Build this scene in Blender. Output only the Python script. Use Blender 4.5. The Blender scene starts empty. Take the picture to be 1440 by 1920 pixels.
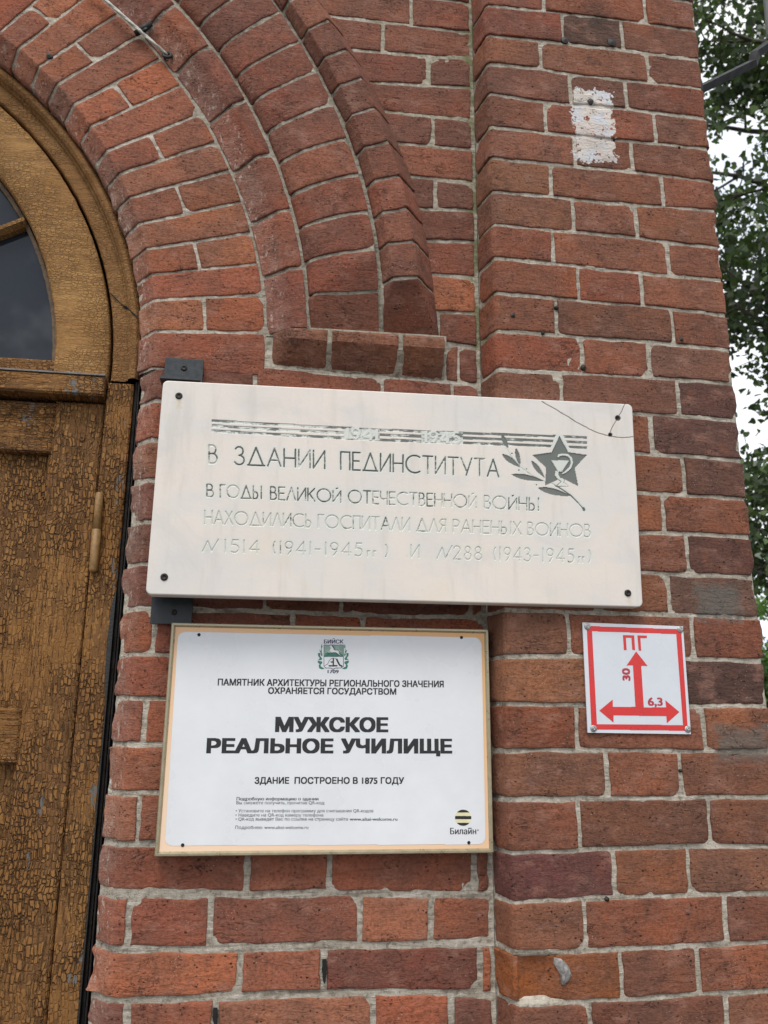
import bpy, math, random
import numpy as np
from mathutils import Vector, noise as MN
R = math.radians
S = bpy.context.scene
COL = S.collection
rnd = random.Random(7)

# ------------------------------------------------------------------ camera
YAW, PITCH, ROLL, FPX = R(8.23568976), R(14.49691912), R(0.36086924), 1574.79
EYE = Vector((0.0, -1.6034, 1.6))
cy_, sy_, cp_, sp_ = math.cos(YAW), math.sin(YAW), math.cos(PITCH), math.sin(PITCH)
_f = Vector((sy_*cp_, cy_*cp_, sp_)); _r = Vector((cy_, -sy_, 0)); _u = _r.cross(_f)
RT = math.cos(ROLL)*_r + math.sin(ROLL)*_u
UP = -math.sin(ROLL)*_r + math.cos(ROLL)*_u
cam = bpy.data.cameras.new('camera'); camo = bpy.data.objects.new('camera', cam); COL.objects.link(camo)
cam.sensor_fit = 'VERTICAL'; cam.sensor_height = 36.0; cam.lens = FPX/1920*36.0
cam.dof.use_dof = True; cam.dof.focus_distance = 1.62; cam.dof.aperture_fstop = 8.0
cam.clip_start = 0.05; cam.clip_end = 3000
from mathutils import Matrix
M = Matrix((RT, UP, -_f)).transposed().to_4x4(); M.translation = EYE
camo.matrix_world = M
S.camera = camo

# ------------------------------------------------------------------ light
SUN_EL, SUN_AZ = R(57), R(-22)     # azimuth measured from straight in front of the wall, towards its left
sdir = Vector((math.sin(SUN_AZ)*math.cos(SUN_EL), -math.cos(SUN_AZ)*math.cos(SUN_EL), math.sin(SUN_EL)))
W = bpy.data.worlds.new('World'); S.world = W; W.use_nodes = True
wn, wl = W.node_tree.nodes, W.node_tree.links
wn.clear()
wout = wn.new('ShaderNodeOutputWorld'); wbg = wn.new('ShaderNodeBackground')
sky = wn.new('ShaderNodeTexSky'); sky.sky_type = 'NISHITA'; sky.sun_disc = False
sky.sun_elevation = SUN_EL; sky.sun_rotation = math.atan2(sdir.x, sdir.y)
wbg.inputs[1].default_value = 0.074
tc = wn.new('ShaderNodeTexCoord'); wno = wn.new('ShaderNodeTexNoise'); wno.inputs['Scale'].default_value = 2.2
wno.inputs['Detail'].default_value = 5; wno.inputs['Roughness'].default_value = 0.5
wramp = wn.new('ShaderNodeValToRGB')
wramp.color_ramp.elements[0].position = 0.34; wramp.color_ramp.elements[0].color = (7.4, 8.6, 10.6, 1)
wramp.color_ramp.elements[1].position = 0.56; wramp.color_ramp.elements[1].color = (12.6, 12.7, 12.9, 1)
wmix = wn.new('ShaderNodeMix'); wmix.data_type = 'RGBA'; wmix.inputs[0].default_value = 0.9
wl.new(tc.outputs['Generated'], wno.inputs['Vector']); wl.new(wno.outputs['Fac'], wramp.inputs[0])
wl.new(sky.outputs[0], wmix.inputs[6]); wl.new(wramp.outputs[0], wmix.inputs[7])
wl.new(wmix.outputs[2], wbg.inputs[0]); wl.new(wbg.outputs[0], wout.inputs[0])
sun = bpy.data.lights.new('sun', 'SUN'); sun.energy = 1.5; sun.angle = R(24); sun.color = (1, .965, .91)
suno = bpy.data.objects.new('sun', sun); COL.objects.link(suno)
suno.rotation_euler = sdir.to_track_quat('Z', 'Y').to_euler()
S.view_settings.view_transform = 'Standard'; S.view_settings.look = 'None'
S.view_settings.exposure = 0.60; S.view_settings.gamma = 1; S.view_settings.use_curve_mapping = False

# ------------------------------------------------------------------ helpers
def at(px, py, y):
    """point on the plane Y=y seen at photograph pixel (px,py)"""
    d = _f + RT*((px-720)/FPX) - UP*((py-960)/FPX)
    t = (y-EYE.y)/d.y
    p = EYE + d*t
    return (p.x, p.z)
def tag(o, label=None, cat=None, group=None, kind=None):
    if label: o['label'] = label
    if cat: o['category'] = cat
    if group: o['group'] = group
    if kind: o['kind'] = kind
    return o
def empty(name, loc=(0, 0, 0)):
    o = bpy.data.objects.new(name, None); o.location = loc; o.empty_display_size = .1; COL.objects.link(o); return o
def obj(name, verts, faces, mat, parent=None, cols=None, smooth=False, kind=None, label=None, colname='tint'):
    me = bpy.data.meshes.new(name)
    if isinstance(verts, np.ndarray): verts = verts.tolist()
    me.from_pydata(verts, [], faces)
    if mat: me.materials.append(mat)
    if cols is not None:
        a = me.color_attributes.new(colname, 'FLOAT_COLOR', 'POINT')
        a.data.foreach_set('color', np.asarray(cols, dtype=np.float32).ravel())
    if smooth: me.polygons.foreach_set('use_smooth', [True]*len(me.polygons))
    me.update()
    if smooth and mat is MB_: me.set_sharp_from_angle(angle=R(26))
    o = bpy.data.objects.new(name, me); COL.objects.link(o)
    if parent is not None:
        o.parent = parent
        o.matrix_parent_inverse = pmi(parent)
    if kind: o['kind'] = kind
    if label: o['label'] = label
    return o
_wm = {}
def pmi(p):
    return Matrix.Translation(-p.location)   # parents carry a location only
class MB:
    def __init__(s): s.v = []; s.f = []; s.c = []
    def add(s, v, f, c=None):
        n = len(s.v); s.v += [tuple(p) for p in v]; s.f += [tuple(i+n for i in q) for q in f]
        if c is not None: s.c += list(c)
    def box(s, x0, x1, y0, y1, z0, z1, b=0.0):
        if b <= 0:
            v = [(x, y, z) for x in (x0, x1) for y in (y0, y1) for z in (z0, z1)]
            s.add(v, [(0, 1, 3, 2), (4, 6, 7, 5), (0, 4, 5, 1), (2, 3, 7, 6), (0, 2, 6, 4), (1, 5, 7, 3)]); return
        # front face (towards -Y) bevelled
        v = [(x0, y1, z0), (x1, y1, z0), (x1, y1, z1), (x0, y1, z1), (x0, y0+b, z0), (x1, y0+b, z0), (x1, y0+b, z1), (x0, y0+b, z1),
             (x0+b, y0, z0+b), (x1-b, y0, z0+b), (x1-b, y0, z1-b), (x0+b, y0, z1-b)]
        s.add(v, [(3, 2, 1, 0), (0, 1, 5, 4), (1, 2, 6, 5), (2, 3, 7, 6), (3, 0, 4, 7), (4, 5, 9, 8), (5, 6, 10, 9), (6, 7, 11, 10), (7, 4, 8, 11), (8, 9, 10, 11)])
    def tube(s, pts, rad, n=8, cap=True):
        pts = [Vector(p) for p in pts]; rs = rad if isinstance(rad, (list, tuple)) else [rad]*len(pts)
        V = []; up = None
        for i, p in enumerate(pts):
            t = (pts[min(i+1, len(pts)-1)]-pts[max(i-1, 0)]).normalized()
            if up is None: up = Vector((0, 0, 1)) if abs(t.z) < .9 else Vector((1, 0, 0))
            a = t.cross(up).normalized(); b = a.cross(t).normalized(); up = b
            V += [p+(a*math.cos(k*2*math.pi/n)+b*math.sin(k*2*math.pi/n))*rs[i] for k in range(n)]
        F = [(i*n+k, i*n+(k+1) % n, (i+1)*n+(k+1) % n, (i+1)*n+k) for i in range(len(pts)-1) for k in range(n)]
        if cap: F += [tuple(range(n))[::-1], tuple((len(pts)-1)*n+k for k in range(n))]
        s.add(V, F)
    def lathe(s, c, prof, n=20, axis='y'):
        # prof: list of (radius, offset towards -Y)
        V = []
        for r_, h in prof: V += [(c[0]+r_*math.cos(2*math.pi*k/n), c[1]-h, c[2]+r_*math.sin(2*math.pi*k/n)) for k in range(n)]
        F = [(i*n+k, i*n+(k+1) % n, (i+1)*n+(k+1) % n, (i+1)*n+k) for i in range(len(prof)-1) for k in range(n)]
        F += [tuple((len(prof)-1)*n+k for k in range(n))]
        s.add(V, F)
    def build(s, name, mat, parent=None, **k):
        return obj(name, s.v, s.f, mat, parent, cols=(s.c if s.c else None), **k)
def nz(x, y, z): return MN.noise(Vector((x, y, z)))
def smooth01(x): x = min(1, max(0, x)); return x*x*(3-2*x)

# ------------------------------------------------------------------ materials
class NT:
    def __init__(s, name):
        s.m = bpy.data.materials.new(name); s.m.use_nodes = True; s.n = s.m.node_tree.nodes; s.l = s.m.node_tree.links
        s.b = s.n['Principled BSDF']; s.out = s.n['Material Output']
        g = s.n.new('ShaderNodeNewGeometry'); s.pos = g.outputs['Position']
    def k(s, t, **kw):
        n = s.n.new('ShaderNode'+t)
        for a, b in kw.items(): setattr(n, a, b)
        return n
    def con(s, a, b):
        if hasattr(a, 'is_output') or isinstance(a, bpy.types.NodeSocket): s.l.new(a, b)
        else: b.default_value = a
    def math(s, op, a, b=0.0, c=None, clamp=False):
        n = s.k('Math', operation=op); n.use_clamp = clamp; s.con(a, n.inputs[0]); s.con(b, n.inputs[1])
        if c is not None: s.con(c, n.inputs[2])
        return n.outputs[0]
    def scale(s, v, sx, sy, sz, off=(0, 0, 0)):
        n = s.k('Mapping'); s.con(v, n.inputs[0]); n.inputs['Scale'].default_value = (sx, sy, sz); n.inputs['Location'].default_value = off; return n.outputs[0]
    def noise(s, sc, det=3, rough=.5, vec=None, dist=0.0):
        n = s.k('TexNoise'); s.con(vec if vec is not None else s.pos, n.inputs['Vector']); n.inputs['Scale'].default_value = sc
        n.inputs['Detail'].default_value = det; n.inputs['Roughness'].default_value = rough; n.inputs['Distortion'].default_value = dist; return n.outputs['Fac']
    def vor(s, sc, feat='F1', vec=None, rand=1.0, out='Distance', dist='EUCLIDEAN'):
        n = s.k('TexVoronoi', feature=feat)
        if feat != 'DISTANCE_TO_EDGE': n.distance = dist
        s.con(vec if vec is not None else s.pos, n.inputs['Vector']); n.inputs['Scale'].default_value = sc; n.inputs['Randomness'].default_value = rand
        return n.outputs[out]
    def ss(s, x, a, b, lo=0.0, hi=1.0):
        n = s.k('MapRange', interpolation_type='SMOOTHSTEP'); s.con(x, n.inputs[0]); n.inputs[1].default_value = a; n.inputs[2].default_value = b
        n.inputs[3].default_value = lo; n.inputs[4].default_value = hi; return n.outputs[0]
    def mix(s, f, a, b, mode='MIX'):
        n = s.k('Mix', data_type='RGBA', blend_type=mode); s.con(f, n.inputs[0])
        for v, i in ((a, 6), (b, 7)):
            if isinstance(v, tuple): v = v if len(v) == 4 else v+(1,)
            s.con(v, n.inputs[i])
        return n.outputs[2]
    def attr(s, name):
        n = s.k('Attribute'); n.attribute_name = name; return n.outputs['Color'], n.outputs['Alpha']
    def bump(s, h, dist=.001, strength=1.0, prev=None):
        n = s.k('Bump'); s.con(h, n.inputs['Height']); n.inputs['Distance'].default_value = dist; n.inputs['Strength'].default_value = strength
        if prev is not None: s.l.new(prev, n.inputs['Normal'])
        return n.outputs[0]
    def fin(s, col=None, rough=.8, nrm=None, metal=None, spec=None):
        if col is not None: s.con(col if not isinstance(col, tuple) else (col+(1,))[:4], s.b.inputs['Base Color'])
        s.con(rough, s.b.inputs['Roughness'])
        if nrm is not None: s.l.new(nrm, s.b.inputs['Normal'])
        if metal is not None: s.b.inputs['Metallic'].default_value = metal
        if spec is not None: s.b.inputs['Specular IOR Level'].default_value = spec
        return s.m
def xz(t):
    n = t.k('SeparateXYZ'); t.l.new(t.pos, n.inputs[0]); return n.outputs[0], n.outputs[2]
def boxmask(t, x, z, cx, cz, hx, hz, soft, wob=None):
    """soft box in world X,Z with a noisy outline"""
    dx = t.math('SUBTRACT', t.math('ABSOLUTE', t.math('SUBTRACT', x, cx)), hx)
    dz = t.math('SUBTRACT', t.math('ABSOLUTE', t.math('SUBTRACT', z, cz)), hz)
    d = t.math('MAXIMUM', dx, dz)
    if wob is not None: d = t.math('ADD', d, wob)
    return t.ss(d, -soft, soft, 1.0, 0.0)
def wall_marks(t, col):
    """old paint, cement smear and soot that lie over bricks and joints alike"""
    x, z = xz(t)
    n1 = t.noise(55, 4, .6); n2 = t.noise(190, 2, .6)
    w = t.math('MULTIPLY', t.math('SUBTRACT', n1, .5), .06)
    pc = at(1113, 236, -.07)
    m = boxmask(t, x, z, pc[0], pc[1], .0485, .094, .0012, w)
    wear = t.ss(t.math('ADD', t.math('MULTIPLY', n1, .62), t.math('MULTIPLY', n2, .38)), .405, .435)
    m = t.math('MULTIPLY', t.math('MULTIPLY', m, wear), t.ss(t.noise(12, 3), .3, .6, .7, .95))
    pcol = t.mix(t.ss(t.noise(24, 2), .42, .6), (.68, .63, .57), (.60, .61, .63))
    col = t.mix(m, col, pcol)
    # cement smears at the right corner
    for (px, py, hx, hz, amt) in ((1345, 1130, .045, .034, .8), (1392, 1395, .05, .030, .75)):
        c = at(px, py, -.07); m2 = boxmask(t, x, z, c[0], c[1], hx, hz, .012, w)
        col = t.mix(t.math('MULTIPLY', m2, amt), col, t.mix(n2, (.085, .072, .058), (.17, .155, .135)))
    c = at(1120, 28, -.07); m3 = boxmask(t, x, z, c[0], c[1], .012, .03, .035, w)
    col = t.mix(t.math('MULTIPLY', m3, .8), col, (.03, .024, .02))
    return col

def mat_brick():
    t = NT('brick'); tint, wh = t.attr('tint')
    n1 = t.noise(9, 4, .6); n2 = t.noise(38, 5, .65); n3 = t.noise(170, 4, .7)
    fine = t.noise(620, 2, .7)
    c = t.mix(t.ss(n1, .36, .66), t.mix(.5, tint, (.12, .066, .05)), tint)
    c = t.mix(t.ss(n2, .52, .74, 0, .55), c, t.mix(.5, c, (.33, .115, .05)))
    c = t.mix(t.ss(n2, .47, .32, 0, .6), c, t.mix(.6, c, (.045, .026, .02)))
    c = t.mix(t.ss(n3, .30, .58, .50, 0.0), c, (.06, .028, .018))
    c = t.mix(t.ss(n3, .6, .8, 0, .35), c, (.34, .18, .12))
    hz = t.noise(26, 5, .7, vec=t.scale(t.pos, .7, 1, 1.2, (8, 1, 2)))
    c = t.mix(t.ss(hz, .50, .72, 0, .42), c, (.36, .19, .14))
    vpit = t.vor(120, 'F1', rand=1.0, vec=t.scale(t.pos, .8, 1, 1.2)); pit = t.ss(t.math('ADD', vpit, t.math('MULTIPLY', n3, .42)), .34, .44, 1.0, 0.0)
    pit = t.math('MULTIPLY', pit, t.ss(t.noise(30, 2), .47, .62))
    c = t.mix(t.math('MULTIPLY', pit, .85), c, (.012, .008, .006))
    # white lime specks and haze
    sp = t.ss(t.vor(210, 'F1', vec=t.scale(t.pos, 1, 1, .8, (3.1, 0, 1.7))), .10, .15, 1.0, 0.0)
    sp = t.math('MULTIPLY', sp, t.ss(t.noise(22, 2), .55, .63))
    strk = t.ss(t.noise(120, 4, .7, vec=t.scale(t.pos, 1, 1, .45)), .57, .64)
    e = t.math('MULTIPLY', strk, wh); e2 = t.math('MULTIPLY', wh, t.ss(n2, .3, .7, .05, .30))
    c = t.mix(t.math('MAXIMUM', t.math('MULTIPLY', sp, .55), t.math('MAXIMUM', e, e2)), c, (.58, .50, .43))
    c = wall_marks(t, c)
    st = t.noise(70, 5, .7, vec=t.scale(t.pos, .45, 1, 1.5), dist=.6)
    cr = t.ss(t.math('ABSOLUTE', t.math('SUBTRACT', t.noise(26, 4, .65, vec=t.scale(t.pos, .6, 1, 1.3, (5, 2, 1)), dist=.8), .5)), 0, .010, 0.0, 1.0)
    crm = t.ss(t.noise(14, 1, vec=t.scale(t.pos, 1, 1, 1, (9, 9, 9))), .56, .62)
    crk = t.math('MULTIPLY', t.math('SUBTRACT', 1.0, cr), crm)
    c = t.mix(t.math('MULTIPLY', crk, .6), c, (.02, .012, .01))
    h = t.math('ADD', t.math('MULTIPLY', st, .9), t.math('MULTIPLY', n3, .55))
    h = t.math('SUBTRACT', h, t.math('MULTIPLY', pit, .5)); h = t.math('SUBTRACT', h, t.math('MULTIPLY', crk, .5))
    b1 = t.bump(h, .0052, .9); b2 = t.bump(fine, .0007, .7, b1)
    return t.fin(c, t.ss(n3, .2, .8, .95, .78), b2, spec=.25)
def mat_mortar():
    t = NT('lime_mortar'); tint, wh = t.attr('tint')
    n1 = t.noise(14, 4, .6); n2 = t.noise(110, 5, .7); n3 = t.noise(420, 3, .7)
    c = t.mix(t.ss(n1, .35, .65), (.40, .355, .285), (.50, .45, .375))
    c = t.mix(t.ss(n2, .34, .50, .65, 0), c, (.13, .11, .085))
    c = t.mix(t.ss(n2, .54, .68, 0, .75), c, (.66, .61, .54))
    c = t.mix(t.ss(n3, .3, .45, .4, 0), c, (.16, .14, .11))
    sk = t.noise(75, 4, .7, vec=t.scale(t.pos, .12, 1, 1.3))
    c = t.mix(t.ss(sk, .46, .36, 0, .6), c, (.15, .125, .10)); c = t.mix(t.ss(sk, .55, .66, 0, .6), c, (.70, .65, .58))
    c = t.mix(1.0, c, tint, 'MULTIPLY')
    c = t.mix(t.math('MULTIPLY', wh, t.ss(n1, .4, .55)), c, t.mix(n2, (.10, .10, .045), (.24, .23, .12)))
    c = wall_marks(t, c)
    b1 = t.bump(t.math('ADD', t.math('ADD', n2, sk), t.math('MULTIPLY', n3, .5)), .0035, .9)
    return t.fin(c, .95, b1, spec=.15)
def mat_marble():
    t = NT('white_marble'); ink_c, _ = t.attr('ink')
    sep = t.k('SeparateColor'); t.l.new(ink_c, sep.inputs[0]); ink, pale, crk = sep.outputs[0], sep.outputs[1], sep.outputs[2]
    n1 = t.noise(4.5, 4, .55, dist=.4); n2 = t.noise(16, 4, .6, vec=t.scale(t.pos, .5, 1, 1)); n3 = t.noise(140, 3, .6)
    c = t.mix(t.ss(n1, .36, .60), (.69, .62, .55), (.64, .60, .555))
    c = t.mix(t.ss(n2, .5, .72, 0, .40), c, (.55, .55, .55))
    c = t.mix(t.ss(n2, .46, .30, 0, .35), c, (.70, .62, .54))
    c = t.mix(t.ss(n3, .66, .80, 0, .3), c, (.80, .78, .76))
    stn = t.noise(22, 4, .65, vec=t.scale(t.pos, 1.5, 1, .22)); blo = t.noise(7, 5, .7, dist=.8)
    c = t.mix(t.ss(stn, .50, .72, 0, .42), c, (.50, .47, .42))
    c = t.mix(t.ss(blo, .52, .70, 0, .42), c, (.54, .51, .48))
    c = t.mix(t.ss(blo, .44, .30, 0, .30), c, (.66, .56, .42))
    c = t.mix(t.ss(t.noise(60, 5, .75), .62, .72, 0, .25), c, (.40, .38, .35))
    c = t.mix(t.math('MULTIPLY', pale, .75), c, (.54, .60, .55))
    wear = t.math('ADD', t.math('MULTIPLY', t.noise(240, 4, .75, vec=t.scale(t.pos, .3, 1, 1)), .5), t.math('MULTIPLY', t.noise(30, 3, .6), .5))
    m = t.ss(t.math('ADD', wear, t.math('MULTIPLY', t.math('SUBTRACT', ink, .5), .42)), .47, .53)
    m = t.math('MULTIPLY', m, t.ss(ink, .04, .16))
    c = t.mix(m, c, t.mix(n2, (.10, .115, .105), (.17, .175, .16)))
    c = t.mix(crk, c, (.05, .04, .035))
    x, z = xz(t)
    for (px, py) in ((336, 756), (1180, 1124)):
        q = at(px, py, -.10); r_ = boxmask(t, x, z, q[0], q[1], .002, .008, .006, t.math('MULTIPLY', t.math('SUBTRACT', n3, .5), .02))
        c = t.mix(t.math('MULTIPLY', r_, .5), c, (.50, .36, .17))
    return t.fin(c, t.ss(n3, .3, .7, .42, .55), t.bump(n3, .0006, .35), spec=.4)
def mat_paint_wood(name, vs=1.0, crack=1.0, peel=.5, axis='z', base=(.31, .160, .052)):
    """ochre oil paint, crazed into small cells, flaking off weathered timber"""
    t = NT(name)
    sx, sz = (1.35, .62) if axis == 'z' else (.60, 1.35)
    wob = t.k('TexNoise'); t.l.new(t.pos, wob.inputs['Vector']); wob.inputs['Scale'].default_value = 14; wob.inputs['Detail'].default_value = 3
    vm = t.k('VectorMath', operation='MULTIPLY_ADD'); t.l.new(wob.outputs['Color'], vm.inputs[0]); vm.inputs[1].default_value = (.030, .0, .034); t.l.new(t.pos, vm.inputs[2])
    v = t.scale(vm.outputs[0], sx, 0, sz)
    cc = t.k('TexVoronoi'); cc.distance = 'CHEBYCHEV'; t.l.new(v, cc.inputs['Vector']); cc.inputs['Scale'].default_value = 150*vs; cc.inputs['Randomness'].default_value = .75
    ed = t.math('MULTIPLY', t.math('SUBTRACT', t.vor(150*vs, 'F2', vec=v, rand=.75, dist='CHEBYCHEV'), cc.outputs['Distance']), .8)
    cs = t.k('SeparateColor'); t.l.new(cc.outputs['Color'], cs.inputs[0]); cr = cs.outputs[0]
    big = t.noise(9, 4, .6, vec=t.scale(t.pos, 1.6, 1, .55) if axis == 'z' else t.scale(t.pos, .55, 1, 1.6))
    gr = t.noise(90, 4, .7, vec=t.scale(t.pos, 1.6, 1, .08) if axis == 'z' else t.scale(t.pos, .08, 1, 1.6))
    n3 = t.noise(300, 3, .6)
    b = base
    amt = t.ss(t.noise(7, 3, .6, vec=t.scale(t.pos, 1, 1, 1, (4, 4, 4))), .38, .56, .18, 1.0)
    paint = t.mix(t.ss(big, .35, .7), (b[0]*.72, b[1]*.66, b[2]*.62), b)
    paint = t.mix(t.math('MULTIPLY', cr, .45), paint, (b[0]*1.35, b[1]*1.35, b[2]*1.35))
    paint = t.mix(t.ss(n3, .3, .7, 0, .25), paint, (b[0]*.5, b[1]*.42, b[2]*.4))
    cmask = t.math('MULTIPLY', t.ss(ed, .02, .15, 1, 0), t.math('MULTIPLY', amt, .85*crack))
    under = t.mix(gr, (.11, .052, .021), (.18, .088, .034))
    grey = t.mix(gr, (.07, .06, .052), (.22, .20, .18))
    lng = t.noise(26, 4, .7, vec=t.scale(t.pos, 2.6, 1, .16) if axis == 'z' else t.scale(t.pos, .16, 1, 2.6), dist=.3)
    split = t.math('MULTIPLY', t.ss(t.math('ABSOLUTE', t.math('SUBTRACT', lng, .5)), 0, .012, 1, 0), crack)
    paint = t.mix(t.ss(lng, .38, .58, .38, 0), paint, (b[0]*.55, b[1]*.45, b[2]*.40))
    drt = t.noise(3.2, 4, .6, vec=t.scale(t.pos, 1, 1, .7, (2, 7, 3)))
    paint = t.mix(t.ss(drt, .46, .66, 0, .5), paint, (b[0]*.60, b[1]*.52, b[2]*.50))
    c = t.mix(cmask, paint, (.075, .036, .014))
    c = t.mix(t.math('MULTIPLY', split, .8), c, (.022, .010, .005))
    lost = t.math('MULTIPLY', t.ss(t.math('ADD', t.math('MULTIPLY', cr, .30), big), .90-.22*peel, .94-.22*peel), .8)
    c = t.mix(lost, c, under)
    lost2 = t.ss(t.math('ADD', t.math('MULTIPLY', cr, .10), t.noise(6, 4, .65, vec=t.scale(t.pos, 2.2, 1, .5, (1.3, 0, 7.7)))), .79-.13*peel, .81-.13*peel)
    c = t.mix(lost2, c, grey)
    hgt = t.math('MULTIPLY', t.ss(ed, .0, .16, 0, 1), t.math('SUBTRACT', 1.0, t.math('MAXIMUM', lost, lost2)))
    hgt = t.math('MULTIPLY', hgt, t.math('MULTIPLY', t.math('ADD', cr, .55), amt))
    hgt = t.math('ADD', hgt, t.math('MULTIPLY', gr, .30)); hgt = t.math('SUBTRACT', hgt, t.math('MULTIPLY', split, .5))
    b1 = t.bump(t.math('MULTIPLY', hgt, crack), .0038, 1.0); b2 = t.bump(t.math('ADD', t.math('MULTIPLY', n3, .5), gr), .0012, .5, b1)
    return t.fin(c, t.ss(cr, 0, 1, .68, .88), b2, spec=.2)
def simple(name, col, rough=.6, metal=0.0, nscale=60, var=.25, bump=.0, spec=.5):
    t = NT(name); n = t.noise(nscale, 4, .6); n2 = t.noise(nscale*6, 2, .6)
    d = tuple(x*(1-var) for x in col); u = tuple(min(1, x*(1+var*.7)) for x in col)
    c = t.mix(t.ss(n, .3, .7), d, u); c = t.mix(t.ss(n2, .3, .7, 0, .3), c, d)
    nb = t.bump(n2, bump if bump else .0003, .5)
    return t.fin(c, t.ss(n, .3, .7, max(0, rough-.1), min(1, rough+.1)), nb, metal, spec)
MB_, MM, MMAR = mat_brick(), mat_mortar(), mat_marble()
M_WOOD = mat_paint_wood('crazed_ochre_paint', .72, 1.0, .75, 'z')
M_WOODH = mat_paint_wood('crazed_ochre_paint_across', 1.0, 1.0, .75, 'x', (.285, .145, .047))
M_ARCH = mat_paint_wood('ochre_paint_on_arch_boards', 1.0, .42, -1.0, 'x', (.38, .215, .078))
M_MOULD = mat_paint_wood('ochre_paint_on_moulding', 1.0, .38, -1.0, 'x', (.29, .155, .056))
M_BLACK = simple('black_bitumen', (.014, .013, .012), .55, nscale=40, bump=.002)
M_DARK = simple('dark_gap', (.008, .007, .006), .9)
M_IRON = simple('dark_painted_steel', (.032, .036, .040), .42, .3, 90, .3)
M_LAMP = simple('black_painted_steel', (.006, .006, .007), .65, .0, 60, .3)
M_BOLT = simple('dark_bolt', (.035, .031, .028), .5, .6, 300, .5, .0006)
M_ZINC = simple('zinc_plated_screw', (.42, .42, .40), .38, .85, 300, .3)
M_BRASS = simple('champagne_anodised_metal', (.40, .35, .235), .36, .55, 70, .12)
M_WHITE = simple('white_sign_print', (.70, .71, .725), .32, 0, 7, .05)
M_INK = simple('black_print', (.018, .018, .02), .45)
M_NAVY = simple('navy_print', (.05, .05, .11), .45)
M_GREEN = simple('green_print', (.035, .19, .12), .45)
M_PALEGREEN = simple('pale_green_print', (.24, .36, .30), .45)
M_YEL = simple('pale_yellow_print', (.74, .68, .42), .45, var=.1)
M_PANEL = simple('white_enamel', (.60, .62, .66), .33, 0, 10, .04)
M_RED = simple('red_enamel', (.60, .030, .028), .35, 0, 30, .08)
M_ROPE = simple('pale_cable_sheath', (.50, .48, .42), .6, 0, 200, .3, .0006)
M_PIPE = simple('pale_grey_pipe', (.42, .46, .44), .45, 0, 20, .1)
M_BARK = simple('bark', (.085, .07, .055), .9, 0, 30, .4, .003)
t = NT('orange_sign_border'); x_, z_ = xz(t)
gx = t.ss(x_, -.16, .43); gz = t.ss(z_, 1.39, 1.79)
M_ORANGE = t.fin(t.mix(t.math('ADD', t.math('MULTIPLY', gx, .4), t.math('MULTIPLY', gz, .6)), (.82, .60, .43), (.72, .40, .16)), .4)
t = NT('fanlight_glass'); n = t.noise(8, 3, .6)
M_GLASS = t.fin(t.mix(t.ss(n, .45, .7), (.016, .020, .026), (.040, .045, .052)), t.ss(t.noise(20, 3), .4, .7, .03, .10), t.bump(t.noise(5, 1), .004, .15)); M_GLASS.node_tree.nodes['Principled BSDF'].inputs['Specular IOR Level'].default_value = .32
def mat_leaf():
    t = NT('leaves'); c, a = t.attr('tint'); geo = t.k('NewGeometry')
    dif = t.k('BsdfDiffuse'); tr = t.k('BsdfTranslucent'); gl = t.k('BsdfGlossy'); gl.inputs['Roughness'].default_value = .35
    t.l.new(c, dif.inputs[0]); t.l.new(t.mix(.5, c, (.10, .16, .02)), tr.inputs[0])
    m = t.k('MixShader'); m.inputs[0].default_value = .35; t.l.new(dif.outputs[0], m.inputs[1]); t.l.new(tr.outputs[0], m.inputs[2])
    m2 = t.k('MixShader'); m2.inputs[0].default_value = .05; t.l.new(m.outputs[0], m2.inputs[1]); t.l.new(gl.outputs[0], m2.inputs[2])
    t.l.new(m2.outputs[0], t.out.inputs[0]); return t.m
M_LEAF = mat_leaf()

# ------------------------------------------------------------------ brick maker
class Path:
    """profile curve (a, y) with arclength parameter; a is X on the wall or the radius on the arch"""
    def __init__(s, pts):
        s.p = [Vector(q) for q in pts]; s.d = [0]
        for i in range(1, len(s.p)): s.d.append(s.d[-1]+(s.p[i]-s.p[i-1]).length)
        s.L = s.d[-1]
    def s_at_a(s, a, start=0):
        for i in range(start, len(s.p)-1):
            a0, a1 = s.p[i][0], s.p[i+1][0]
            if min(a0, a1)-1e-9 <= a <= max(a0, a1)+1e-9 and abs(a1-a0) > 1e-6: return s.d[i]+(s.d[i+1]-s.d[i])*(a-a0)/(a1-a0)
        return 0 if a < s.p[0][0] else s.L
    def at(s, v):
        v = min(max(v, 0), s.L)
        i = 0
        while i < len(s.p)-2 and s.d[i+1] < v: i += 1
        f = (v-s.d[i])/(s.d[i+1]-s.d[i]+1e-12); q = s.p[i].lerp(s.p[i+1], f)
        def nrm(j): t_ = (s.p[j+1]-s.p[j]).normalized(); return Vector((t_[1], -t_[0]))
        n = nrm(i)
        w = .0016
        if v-s.d[i] < w and i > 0: k = .5+.5*(v-s.d[i])/w; n = (nrm(i-1)*(1-k)+n*k).normalized()
        elif s.d[i+1]-v < w and i < len(s.p)-2: k = .5+.5*(s.d[i+1]-v)/w; n = (nrm(i+1)*(1-k)+n*k).normalized()
        return q, n
BRICKS = 0
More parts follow.
